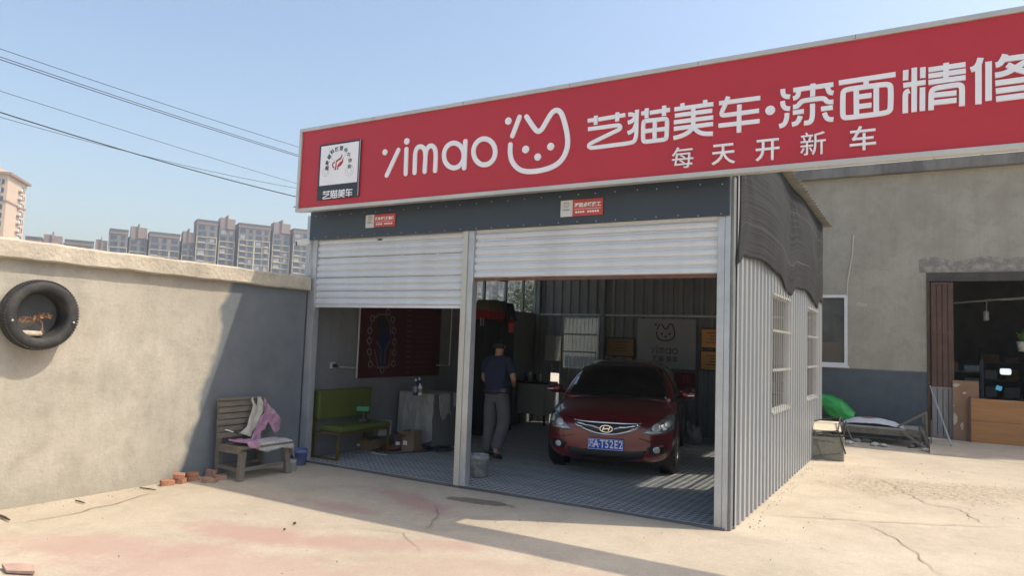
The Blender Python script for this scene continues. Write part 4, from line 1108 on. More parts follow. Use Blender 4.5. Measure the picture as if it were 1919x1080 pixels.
sack_m = mat('white_sack', (0.62, 0.61, 0.60), 0.7, 0, 0.12, 8, 0.4, 30)
q = gz(1628, 796, .31)
sk = thing('white_sack', 'flattened white woven sack with red print on the platform', 'sack', tuple(q + Vector((.05, -.02, 0))))
mb = MB()
def sackf(x, y):
    h = max(0, 1 - (x / .52) ** 2) * max(0, 1 - (y / .34) ** 2)
    return (x, y, .004 + .14 * h ** .7 + .015 * noise.noise(Vector((x * 9, y * 9, 1))) * (h > .02))
mb.grid(lambda u, v: sackf(-.5 + u * 1.05, -.3 + v * .6), 30, 20); mb.build('sack_body', sack_m, sk, smooth=True)
mb = MB(); sr = mat('red_print', (0.42, 0.06, 0.08), 0.7, 0, 0.4, 20)
for (cx, cy, r, w) in ((-.05, -.02, .10, .022), (-.05, -.02, .055, .03)):
    pts = [(cx + r * 1.2 * math.cos(R(i * 20)), cy + r * math.sin(R(i * 20))) for i in range(18)]
    ribbon(mb, pts, w, lambda u, v, d: Vector(sackf(u, v)) + Vector((0, 0, d + .003)), .001, True)
mb.build('printed_mark', sr, sk)

# battered box of scrap beside the shed
cr = thing('scrap_box', 'battered grey box with bent metal frames beside the ribbed shed wall', 'box', tuple(gz(1548, 862) + Vector((0, .15, 0))), 0.16)
old = mat('mouldy_board', (0.27, 0.26, 0.22), 0.9, 0, 0.3, 5, 0.4, 30, dirt=(0.10, 0.11, 0.09), dirt_amt=0.7, dirt_scale=5)
pale = mat('pale_board', (0.55, 0.48, 0.37), 0.85, 0, 0.15, 5, 0.2, 30)
MB().box((-.23, -.2, .0), (.22, -.185, .36)).build('panel', old, cr, bev=.003); MB().box((.221, -.2, .0), (.235, .2, .36)).build('panel', pale, cr, bev=.003)
MB().box((-.245, -.2, .0), (-.231, .2, .36)).build('panel', old, cr, bev=.003); MB().box((-.23, .186, .0), (.22, .2, .36)).build('panel', old, cr, bev=.003)
MB().box((-.21, -.24, .50), (.19, .2, .52), roty(-.0) @ rotx(.25)).build('lid', pale, cr, bev=.003)
for a, b in (((-.25, -.25, .40), (.14, -.25, .47)), ((.14, -.25, .47), (.20, .12, .66)), ((-.25, -.25, .40), (-.22, .1, .56)), ((-.22, .1, .56), (.20, .12, .66)), ((.14, -.252, .47), (.25, -.23, .12)), ((.20, .12, .66), (.36, .05, .32)), ((.22, -.1, .35), (.27, .0, .6))):
    MB().bar(a, b, .018).build('frame_bar', mat('dark_bar', (0.06, 0.06, 0.055), 0.6, 0.2), cr)
for a, b in (((-.2, -.202, .3), (.1, -.202, .28)), ((-.2, -.202, .05), (.18, -.202, .12)), ((-.17, -.203, .28), (-.08, -.203, .04))): MB().bar(a, b, .018, .01).build('strip', wood_grey, cr)
# rubble along the foot of the platform
rub = [mat('rubble_pale', (0.5, 0.47, 0.42), 0.9, 0, 0.2, 10), mat('rubble_dark', (0.12, 0.11, 0.10), 0.9, 0, 0.3, 10)]
spots = [(1605, 828), (1622, 827), (1640, 836), (1708, 840), (1735, 846), (1718, 838), (1590, 832), (1656, 838)]
descs = ['white plastic scrap on the ground below the platform', 'crumpled pale scrap next to the white plastic scrap', 'flat pale scrap in front of the platform', 'dark clod at the right end of the platform', 'pale chunk below the folding door jamb', 'small dark chunk under the broken chair frame', 'pale scrap next to the scrap box', 'grey scrap under the middle of the platform']
for i, (s_, d_) in enumerate(zip(spots, descs)):
    lump('rubble', rub[1 if i in (3, 5) else 0], d_, 'rubble', gz(*s_) + Vector((0, 0, .018)), random.uniform(.06, .13), random.uniform(.05, .08), random.uniform(.03, .05), i * 3.1, 8, random.uniform(0, 3), 0, .5, 2.5)
# dim racks and bins added to lighten the black workshop doorway
for (x0, x1, y0, h, lab) in ((.3, 1.1, 19.4, 1.6, 'added dim rack of crates just inside the workshop, behind the brown panel'), (2.4, 3.4, 20.2, 2.3, 'added dim tall rack at the back right of the workshop doorway'), (1.25, 2.2, 22.6, 1.9, 'added dim rack against the far wall of the workshop')):
    t = thing('added_rack', lab, 'rack', ((x0 + x1) / 2, y0, .051)); w_ = (x1 - x0) / 2
    for s in (-1, 1):
        for y in (-.25, .25): MB().box((s * w_ - .02, y - .02, 0), (s * w_ + .02, y + .02, h)).build('upright', junk, t)
    for k in range(4): MB().box((-w_ + .021, -.27, .15 + k * h / 4.2), (w_ - .021, .27, .18 + k * h / 4.2)).build('shelf_board', junk, t)
    for k in range(4):
        for j in range(2):
            a = random.uniform(.12, .2); xx = -w_ + .22 + j * w_ * .95; MB().box((xx - a, -.2, .181 + k * h / 4.2), (xx + a, .15, .181 + k * h / 4.2 + random.uniform(.12, .28))).build('added_bin', random.choice((junk, brd, steel_d)), t, bev=.01)

# ------------------------------------------------------------------ far apartment blocks
u_ = ray(3164, 719); u_.z = 0; u_.normalize()
O_ = EYE + ray(450, 622) / FPX * 345
nrm_ = Vector((u_.y, -u_.x, 0))
if nrm_.dot(O_) > 0: nrm_ = -nrm_
def far(px, py, back=0.0):
    r = ray(px, py); o2 = O_ - nrm_ * back
    t = (o2 - EYE).dot(nrm_) / r.dot(nrm_); return EYE + r * t
apt = mat('apartment_grey', (0.165, 0.16, 0.165), 0.85, 0, 0.12, 0.05)
apt_d = mat('apartment_dark', (0.10, 0.105, 0.12), 0.85, 0, 0.12, 0.05)
apt_c = mat('apartment_cream', (0.42, 0.40, 0.32), 0.8, 0, 0.1, 0.05)
apt_p = mat('apartment_brick', (0.25, 0.205, 0.19), 0.85, 0, 0.1, 0.1)
pane_m = mat('far_pane', (0.055, 0.075, 0.10), 0.25, 0, 0.25, 0.5)
pane_l = mat('far_pane_pale', (0.26, 0.28, 0.29), 0.4, 0, 0.25, 0.5)
def prismbox(mb, a, b, depth, z0, z1, proud=0.0):
    a = Vector((a.x, a.y, 0)) + nrm_ * proud; b = Vector((b.x, b.y, 0)) + nrm_ * proud; d = -nrm_ * depth
    vs = [a, b, b + d, a + d]
    mb.add([Vector((p.x, p.y, z0)) for p in vs] + [Vector((p.x, p.y, z1)) for p in vs], [(0, 3, 2, 1), (4, 5, 6, 7), (0, 1, 5, 4), (1, 2, 6, 5), (2, 3, 7, 6), (3, 0, 4, 7)])
wm = MB().box((-.5, -.15, -.5), (.5, .15, .5)).mesh('window'); wm.materials.append(pane_m)
wm2 = wm.copy(); wm2.materials.clear(); wm2.materials.append(pane_l)
bal = MB().box((-.5, -.45, -.5), (.5, .15, .5)).mesh('balcony'); bal.materials.append(apt_c)
angu = math.atan2(u_.y, u_.x)
def block(label, wings):
    """wings: (px0, px1, py_top, kind) left to right; kind w = wing with windows, t = stair tower with a brick crown, r = recessed link"""
    c0 = far(wings[0][0], 500); root = thing('apartment_block', label, 'building', (c0.x, c0.y, 0), 0, 'apartment blocks on the skyline')
    for (x0, x1, yt, kind) in wings:
        back = {'w': 0.0, 't': 2.0, 'r': 7.0}[kind]
        a = far(x0, yt + 0, back); b = far(x1, yt, back); zt = (a.z + b.z) / 2
        w = (b - a).length
        mb = MB(); body_top = zt - (6.2 if kind == 't' else 0)
        prismbox(mb, a, b, 12 - back * .5, 0, body_top)
        part = local(root, mb.build({'w': 'wing', 't': 'stair_tower', 'r': 'recessed_link'}[kind], apt_d if kind == 'r' else apt, root))
        if kind == 't':
            mb = MB(); prismbox(mb, a.lerp(b, .04), a.lerp(b, .46), 8, body_top + .01, zt - .8); mb.build('crown', apt_p, part)
            mb = MB(); prismbox(mb, a.lerp(b, .5), a.lerp(b, .96), 8, body_top + .01, zt - 1.2, .5); mb.build('crown', apt_p, part)
            mb = MB(); prismbox(mb, a.lerp(b, .455), a.lerp(b, .52), 8.5, body_top + .01, zt + .6, .8); mb.build('crown_fin', apt_p, part)
        elif kind == 'w':
            mb = MB(); prismbox(mb, a.lerp(b, -.01), a.lerp(b, 1.01), 12.4, zt - 2.0, zt - .8, .25); mb.build('parapet_band', apt_p, part)
            mb = MB(); prismbox(mb, a.lerp(b, -.015), a.lerp(b, 1.015), 12.6, zt - .79, zt + .1, .5); mb.build('roof_slab', apt_d, part)
        if kind == 'r': continue
        nfl = 9; ztop = body_top - (2.2 if kind == 'w' else .3)
        n = max(2, int(w / 3.4)) if kind == 'w' else 2
        # pale slab edges and piers on the lower floors
        for k in range(2, nfl):
            z = ztop - k * 3.0
            if z < 6: break
            mb = MB(); prismbox(mb, a, b, .5, z - .16, z + .16, .42); mb.build('slab_edge', apt_c, part)
        for k in range(n + 1):
            t = k / n; e = .35 / w
            mb = MB(); prismbox(mb, a.lerp(b, max(0, t - e)), a.lerp(b, min(1, t + e)), .5, max(0, ztop - nfl * 3), ztop - 6.2 if k % 2 == 0 else ztop - 3, .36); mb.build('pier', apt_c if k % 2 == 0 else apt, part)
        for f in range(nfl):
            z = ztop - f * 3.0 - 1.5
            if z < 3: break
            for k in range(n):
                t = (k + .5) / n; p = a.lerp(b, t)
                ww = w / n * (.62 if k % 2 == 0 else .40)
                pale_ = random.random() < .22
                q = link('window', wm2 if pale_ else wm, part)
                q.location = (p.x + nrm_.x * .02, p.y + nrm_.y * .02, z); q.rotation_euler = (0, 0, angu); q.scale = (ww, 1, random.choice((1.7, 1.9, 1.9)))
                if f > 1 and k % 3 == 0 and random.random() < .8:
                    q = link('balcony', bal, part); q.location = (p.x + nrm_.x * .3, p.y + nrm_.y * .3, z - 1.15); q.rotation_euler = (0, 0, angu); q.scale = (ww * 1.15, 1, .55)
    return root
block('nearest and tallest grey apartment block, rising beside the left end of the sign', [(370, 409, 413, 'w'), (409, 413, 425, 'r'), (413, 443, 406, 't'), (443, 449, 430, 'r'), (449, 508, 421, 'w'), (508, 513, 434, 'r'), (513, 546, 415, 't'), (546, 551, 440, 'r'), (551, 580, 430, 'w'), (580, 586, 445, 'r'), (586, 625, 424, 't'), (625, 640, 446, 'r'), (640, 720, 436, 'w')])
block('grey apartment block in the middle of the skyline row', [(206, 241, 430, 'w'), (241, 245, 444, 'r'), (245, 278, 422, 't'), (278, 281, 446, 'r'), (281, 338, 437, 'w'), (338, 343, 452, 'r'), (343, 367, 431, 't')])
block('low far apartment block peeping over the coping at the left of the row', [(48, 79, 444, 'w'), (81, 119, 437, 't'), (119, 122, 455, 'r'), (122, 176, 451, 'w'), (179, 203, 446, 't')])
block('apartment block glimpsed through the rear window of the shed', [(860, 905, 520, 'w'), (905, 935, 515, 't'), (935, 975, 522, 'w'), (975, 1010, 516, 't')])
# pink tower at the left edge
tw_m = mat('tower_peach', (0.55, 0.43, 0.33), 0.85, 0, 0.06, 0.1); tw_d = mat('tower_brown', (0.30, 0.20, 0.16), 0.85, 0, 0.1, 0.1)
c1 = EYE + ray(16, 328) / FPX * 250
dv = ray(520, 626); dv.z = 0; dv.normalize(); dl = Vector((-dv.y, dv.x, 0))
if dl.dot(ray(-500, 600)) < 0: dl = -dl
tower = thing('pink_tower', 'peach-coloured high-rise tower at the left edge of the skyline', 'building', (c1.x, c1.y, 0))
def pt(s, l, z): return Vector((c1.x, c1.y, 0)) + dv * s + dl * l + Vector((0, 0, z))
zt = (EYE + ray(17, 328) / FPX * 250).z
LEN = 19.5
def tbox(mb, s0, s1, l0, l1, z0, z1):
    vs = [pt(s, l, z) for z in (z0, z1) for s, l in ((s0, l0), (s1, l0), (s1, l1), (s0, l1))]
    mb.add(vs, [(0, 3, 2, 1), (4, 5, 6, 7), (0, 1, 5, 4), (1, 2, 6, 5), (2, 3, 7, 6), (3, 0, 4, 7)])
mb = MB(); tbox(mb, 0, LEN, 0, 24, 0, zt); body = local(tower, mb.build('tower_body', tw_m, tower))
mb = MB(); tbox(mb, -1.0, LEN + 1, -1.2, 25, zt + .01, zt + .9); mb.build('roof_slab', tw_d, body)
mb = MB(); tbox(mb, 3, LEN - 7, 4, 20, zt + .91, zt + 3.2); mb.build('roof_house', tw_m, body)
mb = MB(); tbox(mb, -.25, LEN + .25, -.25, 24.2, zt - 9.6, zt - 9.0); mb.build('string_course', tw_d, body)
mb = MB(); tbox(mb, -.2, -.01, 3.2, 12, 0, zt - .1); mb.build('brown_bay', tw_d, body)
for f in range(17):
    z = zt - 3.4 - f * 3.0
    if z < 22: break
    for s in (14.2,):          # windows and air-conditioning ledges on the long face
        mb = MB(); tbox(mb, s, s + 3.6, -.12, .3, z, z + 1.7); w_ = mb.build('window', pane_m, body)
        mb = MB(); tbox(mb, s + 2.0, s + 2.4, -.16, -.121, z, z + 1.7); mb.build('mullion', white_m, w_)
        mb = MB(); tbox(mb, s - 3.4, s - .6, -1.0, -.01, z - .6, z - .2); mb.build('ledge', tw_d, body)
        mb = MB(); tbox(mb, s - 2.8, s - 1.4, -.9, -.02, z - .19, z + .8); mb.build('cooling_unit', white_m, body)
    for l in (1.0, 5.2, 9.0):
        mb = MB(); tbox(mb, -.35, .3, l, l + 1.9, z, z + 1.7); w_ = mb.build('window', pane_m, body)
        mb = MB(); tbox(mb, -.42, -.351, l + .85, l + 1.05, z, z + 1.7); mb.build('mullion', white_m, w_)
# ------------------------------------------------------------------ overhead cables and their pole behind the shed
wire_m = mat('cable_black', (0.030, 0.032, 0.036), 0.6)
def cable(pl, dl_, pr, dr_, r, label, sag=0.12):
    a = EYE + ray(*pl) / FPX * dl_; b = EYE + ray(*pr) / FPX * dr_
    a2 = a + (a - b) * .6; b2 = b + (b - a) * .12
    pts = []
    for i in range(33):
        t = i / 32; p = a2.lerp(b2, t); p.z -= sag * 4 * (t * (1 - t)) - sag * .9
        pts.append(p)
    tag(MB().tube(pts, r, 5).build('overhead_cable', wire_m), label, 'cable', 'cables crossing the sky')
cable((0, 91), 20, (560, 279), 30, .011, 'highest single cable crossing the sky at upper left')
cable((0, 106), 20, (560, 294), 30, .012, 'upper strand of the twisted pair below the highest cable')
cable((0, 111), 20, (560, 297), 30, .014, 'lower strand of the twisted pair below the highest cable')
cable((0, 170), 20, (560, 348), 30, .009, 'thin lone cable midway between the upper and lower bundles', .1)
cable((0, 210), 20, (550, 376), 30, .020, 'thickest dark cable in the lower bundle', .3)
cable((0, 219), 20, (560, 366), 30, .009, 'thin cable running along the thickest lower one', .45)
pb = EYE + ray(640, 630) / FPX * 32.5
pole = thing('utility_pole', 'concrete utility pole standing behind the shed', 'pole', (pb.x, pb.y, 0))
MB().tube([(0, 0, 0), (0, 0, 9.9)], [.17, .11], 12).build('mast', apt_c, pole, smooth=True)
MB().box((-1.0, -.05, 9.2), (1.0, .05, 9.3)).build('cross_arm', steel_d, pole)
# ------------------------------------------------------------------ tree outside the rear-left window of the shed
def tree(label, base, h, rad, seed, nleaf=5200):
    rr = random.Random(seed); t = thing('broadleaf_tree', label, 'tree', base)
    mb = MB(); bark = mat('bark', (0.10, 0.08, 0.06), 0.9, 0, 0.3, 8, 0.4, 30)
    mb.tube([(0, 0, 0), (.05, .02, h * .25), (.0, .08, h * .5), (.08, .0, h * .8)], [.14, .11, .08, .03], 8)
    tips = []
    for k in range(13):
        a = rr.uniform(0, 6.28); z0 = h * rr.uniform(.28, .7); l = rad * rr.uniform(.6, 1.05)
        e = Vector((math.cos(a) * l, math.sin(a) * l, min(h, z0 + l * rr.uniform(.3, .9)))); m_ = Vector((e.x * .5, e.y * .5, z0 + (e.z - z0) * .35))
        mb.tube([(0, .04, z0), m_, e], [.05, .032, .012], 6); tips += [e, m_.lerp(e, .6), m_]
    mb.build('trunk', bark, t)
    lf = MB()
    for k in range(nleaf):
        c = rr.choice(tips) + Vector((rr.gauss(0, .33), rr.gauss(0, .33), rr.gauss(0, .28)))
        d = Vector((rr.gauss(0, 1), rr.gauss(0, 1), rr.gauss(0, .7))).normalized(); s = d.orthogonal().normalized(); l = rr.uniform(.04, .085)
        lf.add([c - d * l, c + s * l * .55, c + d * l, c - s * l * .55], [(0, 1, 2, 3)])
    lf.build('crown', mat('tree_leaf', (0.055, 0.085, 0.032), 0.6, 0, 0.4, 4), t)['kind'] = 'stuff'
tp = EYE + ray(1000, 555) / FPX * 30
tree('leafy tree seen through the rear window of the shed', (tp.x, tp.y, 0), 5.0, .85, 5)

# ------------------------------------------------------------------ along the wall, outside
bench = thing('wooden_bench', 'weathered slatted wooden bench against the shaded yard wall', 'bench', (-6.9, 5.86, 0))
def lb(o): return local(bench, o)
bx0, bx1, by0, by1 = -7.06, -6.66, 5.44, 6.18
for k in range(6):          # back slats
    z = .44 + k * .072; dx = -.02 - .02 * k / 5
    lb(MB().box((bx0 + dx, by0 - .02 + .01 * math.sin(k * 2), z), (bx0 + dx + .022, by1 - .05 + .02 * math.sin(k), z + .060)).build('back_slat', wood_grey, bench, bev=.003))
lb(MB().box((bx0 - .055, by0 - .03, .872), (bx0 - .0, by1 - .03, .90)).build('top_rail', wood_grey, bench, bev=.004))
for y in (by0 + .03, by1 - .12): lb(MB().bar((bx0 - .03, y, .0), (bx0 - .052, y, .872), .045, .05).build('leg', wood_grey, bench, bev=.004))
for k in range(5):
    x = bx0 + .02 + k * .082; lb(MB().box((x, by0, .352), (x + .072, by1, .378)).build('seat_slat', wood_grey, bench, bev=.003))
for y in (by0 + .0, by1 - .05): lb(MB().box((bx0 + .0, y, .295), (bx1 - .01, y + .045, .351)).build('seat_rail', wood_grey, bench, bev=.003))
lb(MB().bar((bx1 - .04, by0 + .05, .32), (bx1 - .0, by0 - .0, .0), .07, .06).build('leg', wood_grey, bench, bev=.005))
lb(MB().bar((bx1 - .04, by1 - .07, .32), (bx1 - .0, by1 - .05, .0), .07, .06).build('leg', wood_grey, bench, bev=.005))
lb(MB().bar((bx0, by0 + .03, .13), (bx1 - .02, by0 + .02, .11), .035, .04).build('stretcher', wood_grey, bench))
lb(MB().bar((bx1 - .03, by0 + .07, .12), (bx1 - .03, by1 - .10, .12), .03, .04).build('stretcher', wood_grey, bench))
lb(MB().bar((bx0 - .01, by0 + .06, .12), (bx0 - .01, by1 - .15, .12), .03, .04).build('stretcher', wood_grey, bench))
def cloth(name, m, label, pxpoly, plane, amp, seed, parent=None, cell=.02, off=Vector((0, 0, 0)), droop=None):
    pts = [plane(*p) for p in pxpoly]
    ax = (1, 2) if plane.__name__ == 'vx' else (0, 1)
    poly = [(p[ax[0]], p[ax[1]]) for p in pts]
    base = pts[0]
    def fn(u, v):
        w = amp * (noise.noise(Vector((u * 7, v * 4, seed))) + .5 * noise.noise(Vector((u * 17, v * 11, seed + 3))))
        if plane.__name__ == 'vx': return Vector((base.x + w + .02, u, v)) + off
        z = base.z + abs(w) + .004
        if droop: z = droop(u, v, z)
        return Vector((u, v, z)) + off
    o = sheet(poly, cell, fn).build(name, m, parent, smooth=True, solid=.004)
    if parent is None: tag(o, label, 'cloth')
    return o
def vx(px, py): return gx(px, py, -7.02)
def hz(px, py): return gz(px, py, .39)
cream_c = mat('cream_cloth', (0.50, 0.49, 0.42), 0.9, 0, 0.12, 8, 0.3, 120)
pink_c = mat('pink_cloth', (0.40, 0.215, 0.315), 0.9, 0, 0.15, 8, 0.3, 120, dirt=(0.56, 0.46, 0.52), dirt_amt=0.7, dirt_scale=9)
speck_c = mat('speckled_cloth', (0.50, 0.49, 0.46), 0.9, 0, 0.1, 8, 0.4, 90, dirt=(0.12, 0.12, 0.12), dirt_amt=0.8, dirt_scale=34)
cloth('cream_cloth', cream_c, 'cream rag hanging over the back of the wooden bench', [(479, 744), (484, 744), (492, 764), (488, 775), (478, 795), (463, 818), (446, 812), (457, 800), (468, 770), (469, 760), (466, 748), (469, 744), (473, 758), (477, 760)], vx, .03, 1.0, cell=.012, off=Vector((.02, 0, 0)))
cloth('pink_cloth', pink_c, 'pink patterned apron hanging over the back of the bench', [(488, 746), (497, 756), (508, 768), (518, 786), (519, 802), (512, 815), (505, 808), (500, 790), (492, 802), (482, 808), (480, 825), (462, 822), (470, 806), (480, 790), (490, 772), (487, 758)], vx, .055, 4.0, cell=.012, off=Vector((.045, 0, 0)))
def drp(u, v, z):
    e = max(0, u - (bx1 + .0)); f = max(0, v - (by1 - .0)); return z - e * 1.3 - f * 1.6
def seatpoly(a): return a
o = sheet([(-7.0, 5.62), (-6.95, 5.56), (-6.63, 5.60), (-6.58, 5.78), (-6.60, 6.02), (-6.58, 6.15), (-6.60, 6.30), (-6.85, 6.30), (-7.0, 6.15)], .025,
    lambda u, v: (min(u, bx1 + .012 + .1 * max(0, u - bx1)), min(v, by1 + .012 + .15 * max(0, v - by1)), drp(u, v, .392 + .012 * abs(noise.noise(Vector((u * 11, v * 9, 2))))))).build('speckled_cloth', speck_c, None, smooth=True, solid=.004)
tag(o, 'grey speckled rag spread over the bench seat', 'cloth')
o = sheet([(-6.98, 5.50), (-6.80, 5.47), (-6.62, 5.52), (-6.60, 5.66), (-6.70, 5.72), (-6.95, 5.68)], .02,
    lambda u, v: (min(u, bx1 + .03), v, drp(u, v, .420 + .025 * abs(noise.noise(Vector((u * 13, v * 13, 7))))))).build('crumpled_cloth', pink_c, None, smooth=True, solid=.004)
tag(o, 'crumpled pink rag on the near end of the bench seat', 'cloth')
a = gx(423, 806, -6.86); b = gx(446, 813, -6.86)
tr = thing('scraper', 'white scraper lying against the bench back slats', 'scraper', tuple(a)); local(tr, MB().bar(a, a.lerp(b, .6), .022, .01).build('blade', white_m, tr)); local(tr, MB().bar(a.lerp(b, .6), b, .016, .016).build('handle', black_m, tr))
# bricks by the wall
bk = MB().box((-.105, -.05, 0), (.105, .05, .05)).mesh('brick_shape', bev=.004)
for p in bk.vertices: p.co += Vector((noise.noise(p.co * 23), noise.noise(p.co * 19 + Vector((5, 1, 1))), noise.noise(p.co * 21 + Vector((1, 7, 1))))) * .005
def brick(pos, rz, m, label, tilt=(0, 0), s=(1, 1, 1)):
    me = bk.copy(); me.materials.append(m); o = link('brick', me); o.location = pos; o.rotation_euler = (tilt[0], tilt[1], rz); o.scale = s
    tag(o, label, 'brick', 'loose bricks by the wall')
def gp(px, py, z=0): p = gz(px, py); return Vector((max(p.x, WX + .13), p.y, z))
brick(gp(298, 907), 1.2, brick_m, 'leftmost orange brick of the row by the wall', s=(.62, 1, 1.1))
brick(gp(330, 905), .5, brick_m, 'orange half brick at the bottom of the little pile', s=(.55, 1, 1)); brick(gp(331, 906, .058), .9, brick_m, 'orange half brick on top of the little pile', (.12, .1), (.55, .9, 1))
brick(gp(347, 900) + Vector((-.03, .03, 0)), 1.35, brick_m, 'orange half brick right of the little pile', s=(.6, 1, 1)); brick(gp(347, 900, .055) + Vector((-.03, .03, 0)), 1.1, brick_m, 'thin orange brick piece on the right of the pile', (.03, .02), (.55, .8, .7))
brick(gp(392, 905), .4, brick_p, 'pale brown brick lying nearest the bench leg', (.0, .12), (.7, 1, 1)); brick(gp(388, 897) + Vector((0, .06, .04)), .1, brick_p, 'pale brown brick standing on edge behind another', (1.4, 0), (.6, 1, 1)); brick(gp(411, 900), 1.3, brick_p, 'dusty grey-brown brick at the foot of the bench', s=(.6, 1, 1))
# buckets by the shed corner
def bucket(name, label, c, r0, r1, h, m, mi=None, handle=True):
    t = thing(name, label, 'bucket', c)
    MB().lathe([(r0 * .9, 0.0), (r0, .005), (r0 + (r1 - r0) * .8, h * .8), (r1 * 1.03, h * .82), (r1 * 1.03, h * .86), (r1, h * .87), (r1 * 1.02, h), (r1 * .95, h), (r1 * .93, h * .9), (r0 * .92, .012), (0.002, .012)], 24, cap=False).build('bucket_body', m, t, smooth=True)
    if handle: MB().tube([(r1 * 1.04 * math.cos(a), .02 + r1 * .25 * 0, h * .9 - .10 * math.sin(a)) if False else (r1 * 1.05 * math.cos(a), r1 * .55 * math.sin(a), h * .88 - .07 * math.sin(a)) for a in [R(k * 18) for k in range(11)]], .003, 5).build('handle', steel, t)
    return t
q = gz(557, 862); bucket('blue_bucket', 'blue plastic bucket in the corner by the shed post', (-6.97, 6.60, 0), .085, .105, .20, mat('blue_plastic', (0.09, 0.13, 0.30), 0.5, 0, 0.25, 6, dirt=(0.35, 0.36, 0.42), dirt_amt=0.6))
q = gz(542, 886); bucket('paint_can', 'small paint-splashed white can beside the bench leg', (q.x - .08, q.y + .1, 0), .06, .06, .13, mat('splashed_can', (0.38, 0.39, 0.38), 0.6, 0, 0.3, 20, dirt=(0.12, 0.12, 0.12), dirt_amt=0.6, dirt_scale=18), handle=False)
q = gz(888, 899); bucket('grey_bucket', 'dusty grey bucket just inside the middle post', (q.x + .02, q.y + .08, .03), .10, .115, .26, mat('grey_bucket', (0.26, 0.27, 0.265), 0.6, 0, 0.3, 12, 0.2, 30, dirt=(0.5, 0.5, 0.47), dirt_amt=0.6, dirt_scale=12))
# security camera
t = thing('security_camera', 'small white security camera on the left shed post', 'camera', (-7.20, YF - .02, 2.93))
MB().box((-.03, .0, -.02), (.02, .08, .02)).build('bracket', white_m, t, bev=.004)
ro = rotz(R(-35)) @ rotx(R(12)); mb = MB(); mb.box((-.04, -.17, -.035), (.04, .0, .045), ro, (0, 0, 0)); hb = mb.build('housing', white_m, t, bev=.012)
mb = MB(); c0 = ro @ Vector((0, -.172, 0)); mb.tube([c0, c0 + ro @ Vector((0, -.01, 0))], .028, 12); mb.build('lens', black_m, hb)
wires = MB(); wires.tube([(-7.17, YF - .01, 2.9), (-7.19, YF - .03, 2.7), (-7.16, YF - .02, 2.5), (-7.18, YF - .015, 2.45)], .008, 5); wires.build
tag(wires.build('camera_cable', mat('pale_cable', (0.55, 0.51, 0.44), 0.6)), 'loose pale cable hanging down from the security camera', 'cable')

# ------------------------------------------------------------------ inside the left bay
Zf = .031
oliv = mat('olive_vinyl', (0.085, 0.108, 0.022), 0.55, 0, 0.12, 4, 0.1, 20); gold = mat('gold_tube', (0.22, 0.15, 0.04), 0.4, 0.6, 0.1, 4)
so = thing('green_sofa', 'olive green padded sofa on a gold tube frame inside the left bay', 'sofa', (-6.92, 7.50, Zf))
MB().box((-.24, -.52, .88 - .38), (-.13, .52, .88)).build('backrest', oliv, so, bev=.025)
MB().box((-.245, -.54, .86), (-.125, .54, .895)).build('piping', oliv, so, bev=.015)
MB().box((-.12, -.50, .36), (.26, .52, .44)).build('seat', oliv, so, bev=.03)
for y in (-.50, .50):
    MB().bar((.23, y, .359), (.23, y, .012), .026).build('leg', gold, so); MB().bar((-.21, y, .52), (-.21, y, .012), .026).build('leg', gold, so); MB().bar((-.22, y, .012), (.24, y, .012), .024).build('foot_rail', gold, so)
MB().bar((.23, -.5, .345), (.23, .5, .345), .024).build('seat_rail', gold, so); MB().bar((-.22, -.5, .345), (.22, -.5, .345), .024).build('seat_rail', gold, so)
# spray device on the sofa
t = thing('polishing_tool', 'black and green power tool lying on the green sofa seat', 'tool', (-6.83, 7.62, .475), .5)
MB().box((-.06, -.05, .0), (.06, .05, .05)).build('battery', black_m, t, bev=.008); MB().tube([(0, 0, .05), (.0, .01, .15)], .024, 8).build('grip', black_m, t)
MB().box((-.10, -.035, .15), (.08, .035, .22)).build('motor_housing', mat('tool_green', (0.03, 0.20, 0.11), 0.5), t, bev=.012)
# poster on the left wall
pm = mat('poster_maroon', (0.062, 0.014, 0.017), 0.45, 0, 0.12, 2); pb_ = mat('poster_print', (0.20, 0.18, 0.175), 0.5); pnv = mat('poster_blue', (0.016, 0.024, 0.07), 0.5); prd = mat('poster_line', (0.17, 0.05, 0.045), 0.5)
po = thing('wall_poster', 'large maroon poster with a top-view vehicle diagram on the left wall', 'poster', (XL + .01, 8.75, 1.05))
PXW = XL + .012
local(po, MB().box((XL + .002, 7.82, 1.06), (PXW, 9.85, 2.75)).build('poster_sheet', pm, po))
def w3(u, v, d): return Vector((PXW + .0006 + d, u, v))
cen = [(698, 597), (693, 620), (692, 639), (692, 660), (694, 683), (716, 694), (737, 682), (739, 661), (739, 641), (738, 620), (736, 599), (727, 585)]
loopp = [gx(px, py, PXW) for px, py in cen]; mb = MB(); ribbon(mb, smooth_loop([(p.y, p.z) for p in loopp], 2), .008, w3, .0005, True); local(po, mb.build('diagram_line', pb_, po))
for p in loopp:
    mb = MB(); disc(mb, (p.y, p.z), .052, w3, .0012, 16); local(po, mb.build('diagram_dot', pb_, po)); mb = MB(); disc(mb, (p.y, p.z), .036, w3, .0018, 14); mb.box((PXW + .002, p.y - .02, p.z - .006), (PXW + .0028, p.y + .02, p.z + .006)); local(po, mb.build('diagram_number', pm, po))
def wp(px, py): q = gx(px, py, PXW); return (q.y, q.z)
mb = MB(); flatpoly(mb, [wp(*p) for p in ((708, 632), (712, 690), (720, 690), (731, 632), (725, 620), (712, 620))], w3, .0008); local(po, mb.build('diagram_body', pnv, po))
mb = MB()
for l in (((706, 640), (714, 655), (713, 682)), ((730, 640), (722, 655), (720, 682)), ((702, 655), (708, 690), (716, 686)), ((734, 655), (727, 690), (719, 686)), ((703, 595), (708, 589), (722, 590), (732, 610), (731, 630))): ribbon(mb, [wp(*p) for p in l], .009, w3, .0014)
local(po, mb.build('diagram_line', pb_, po))
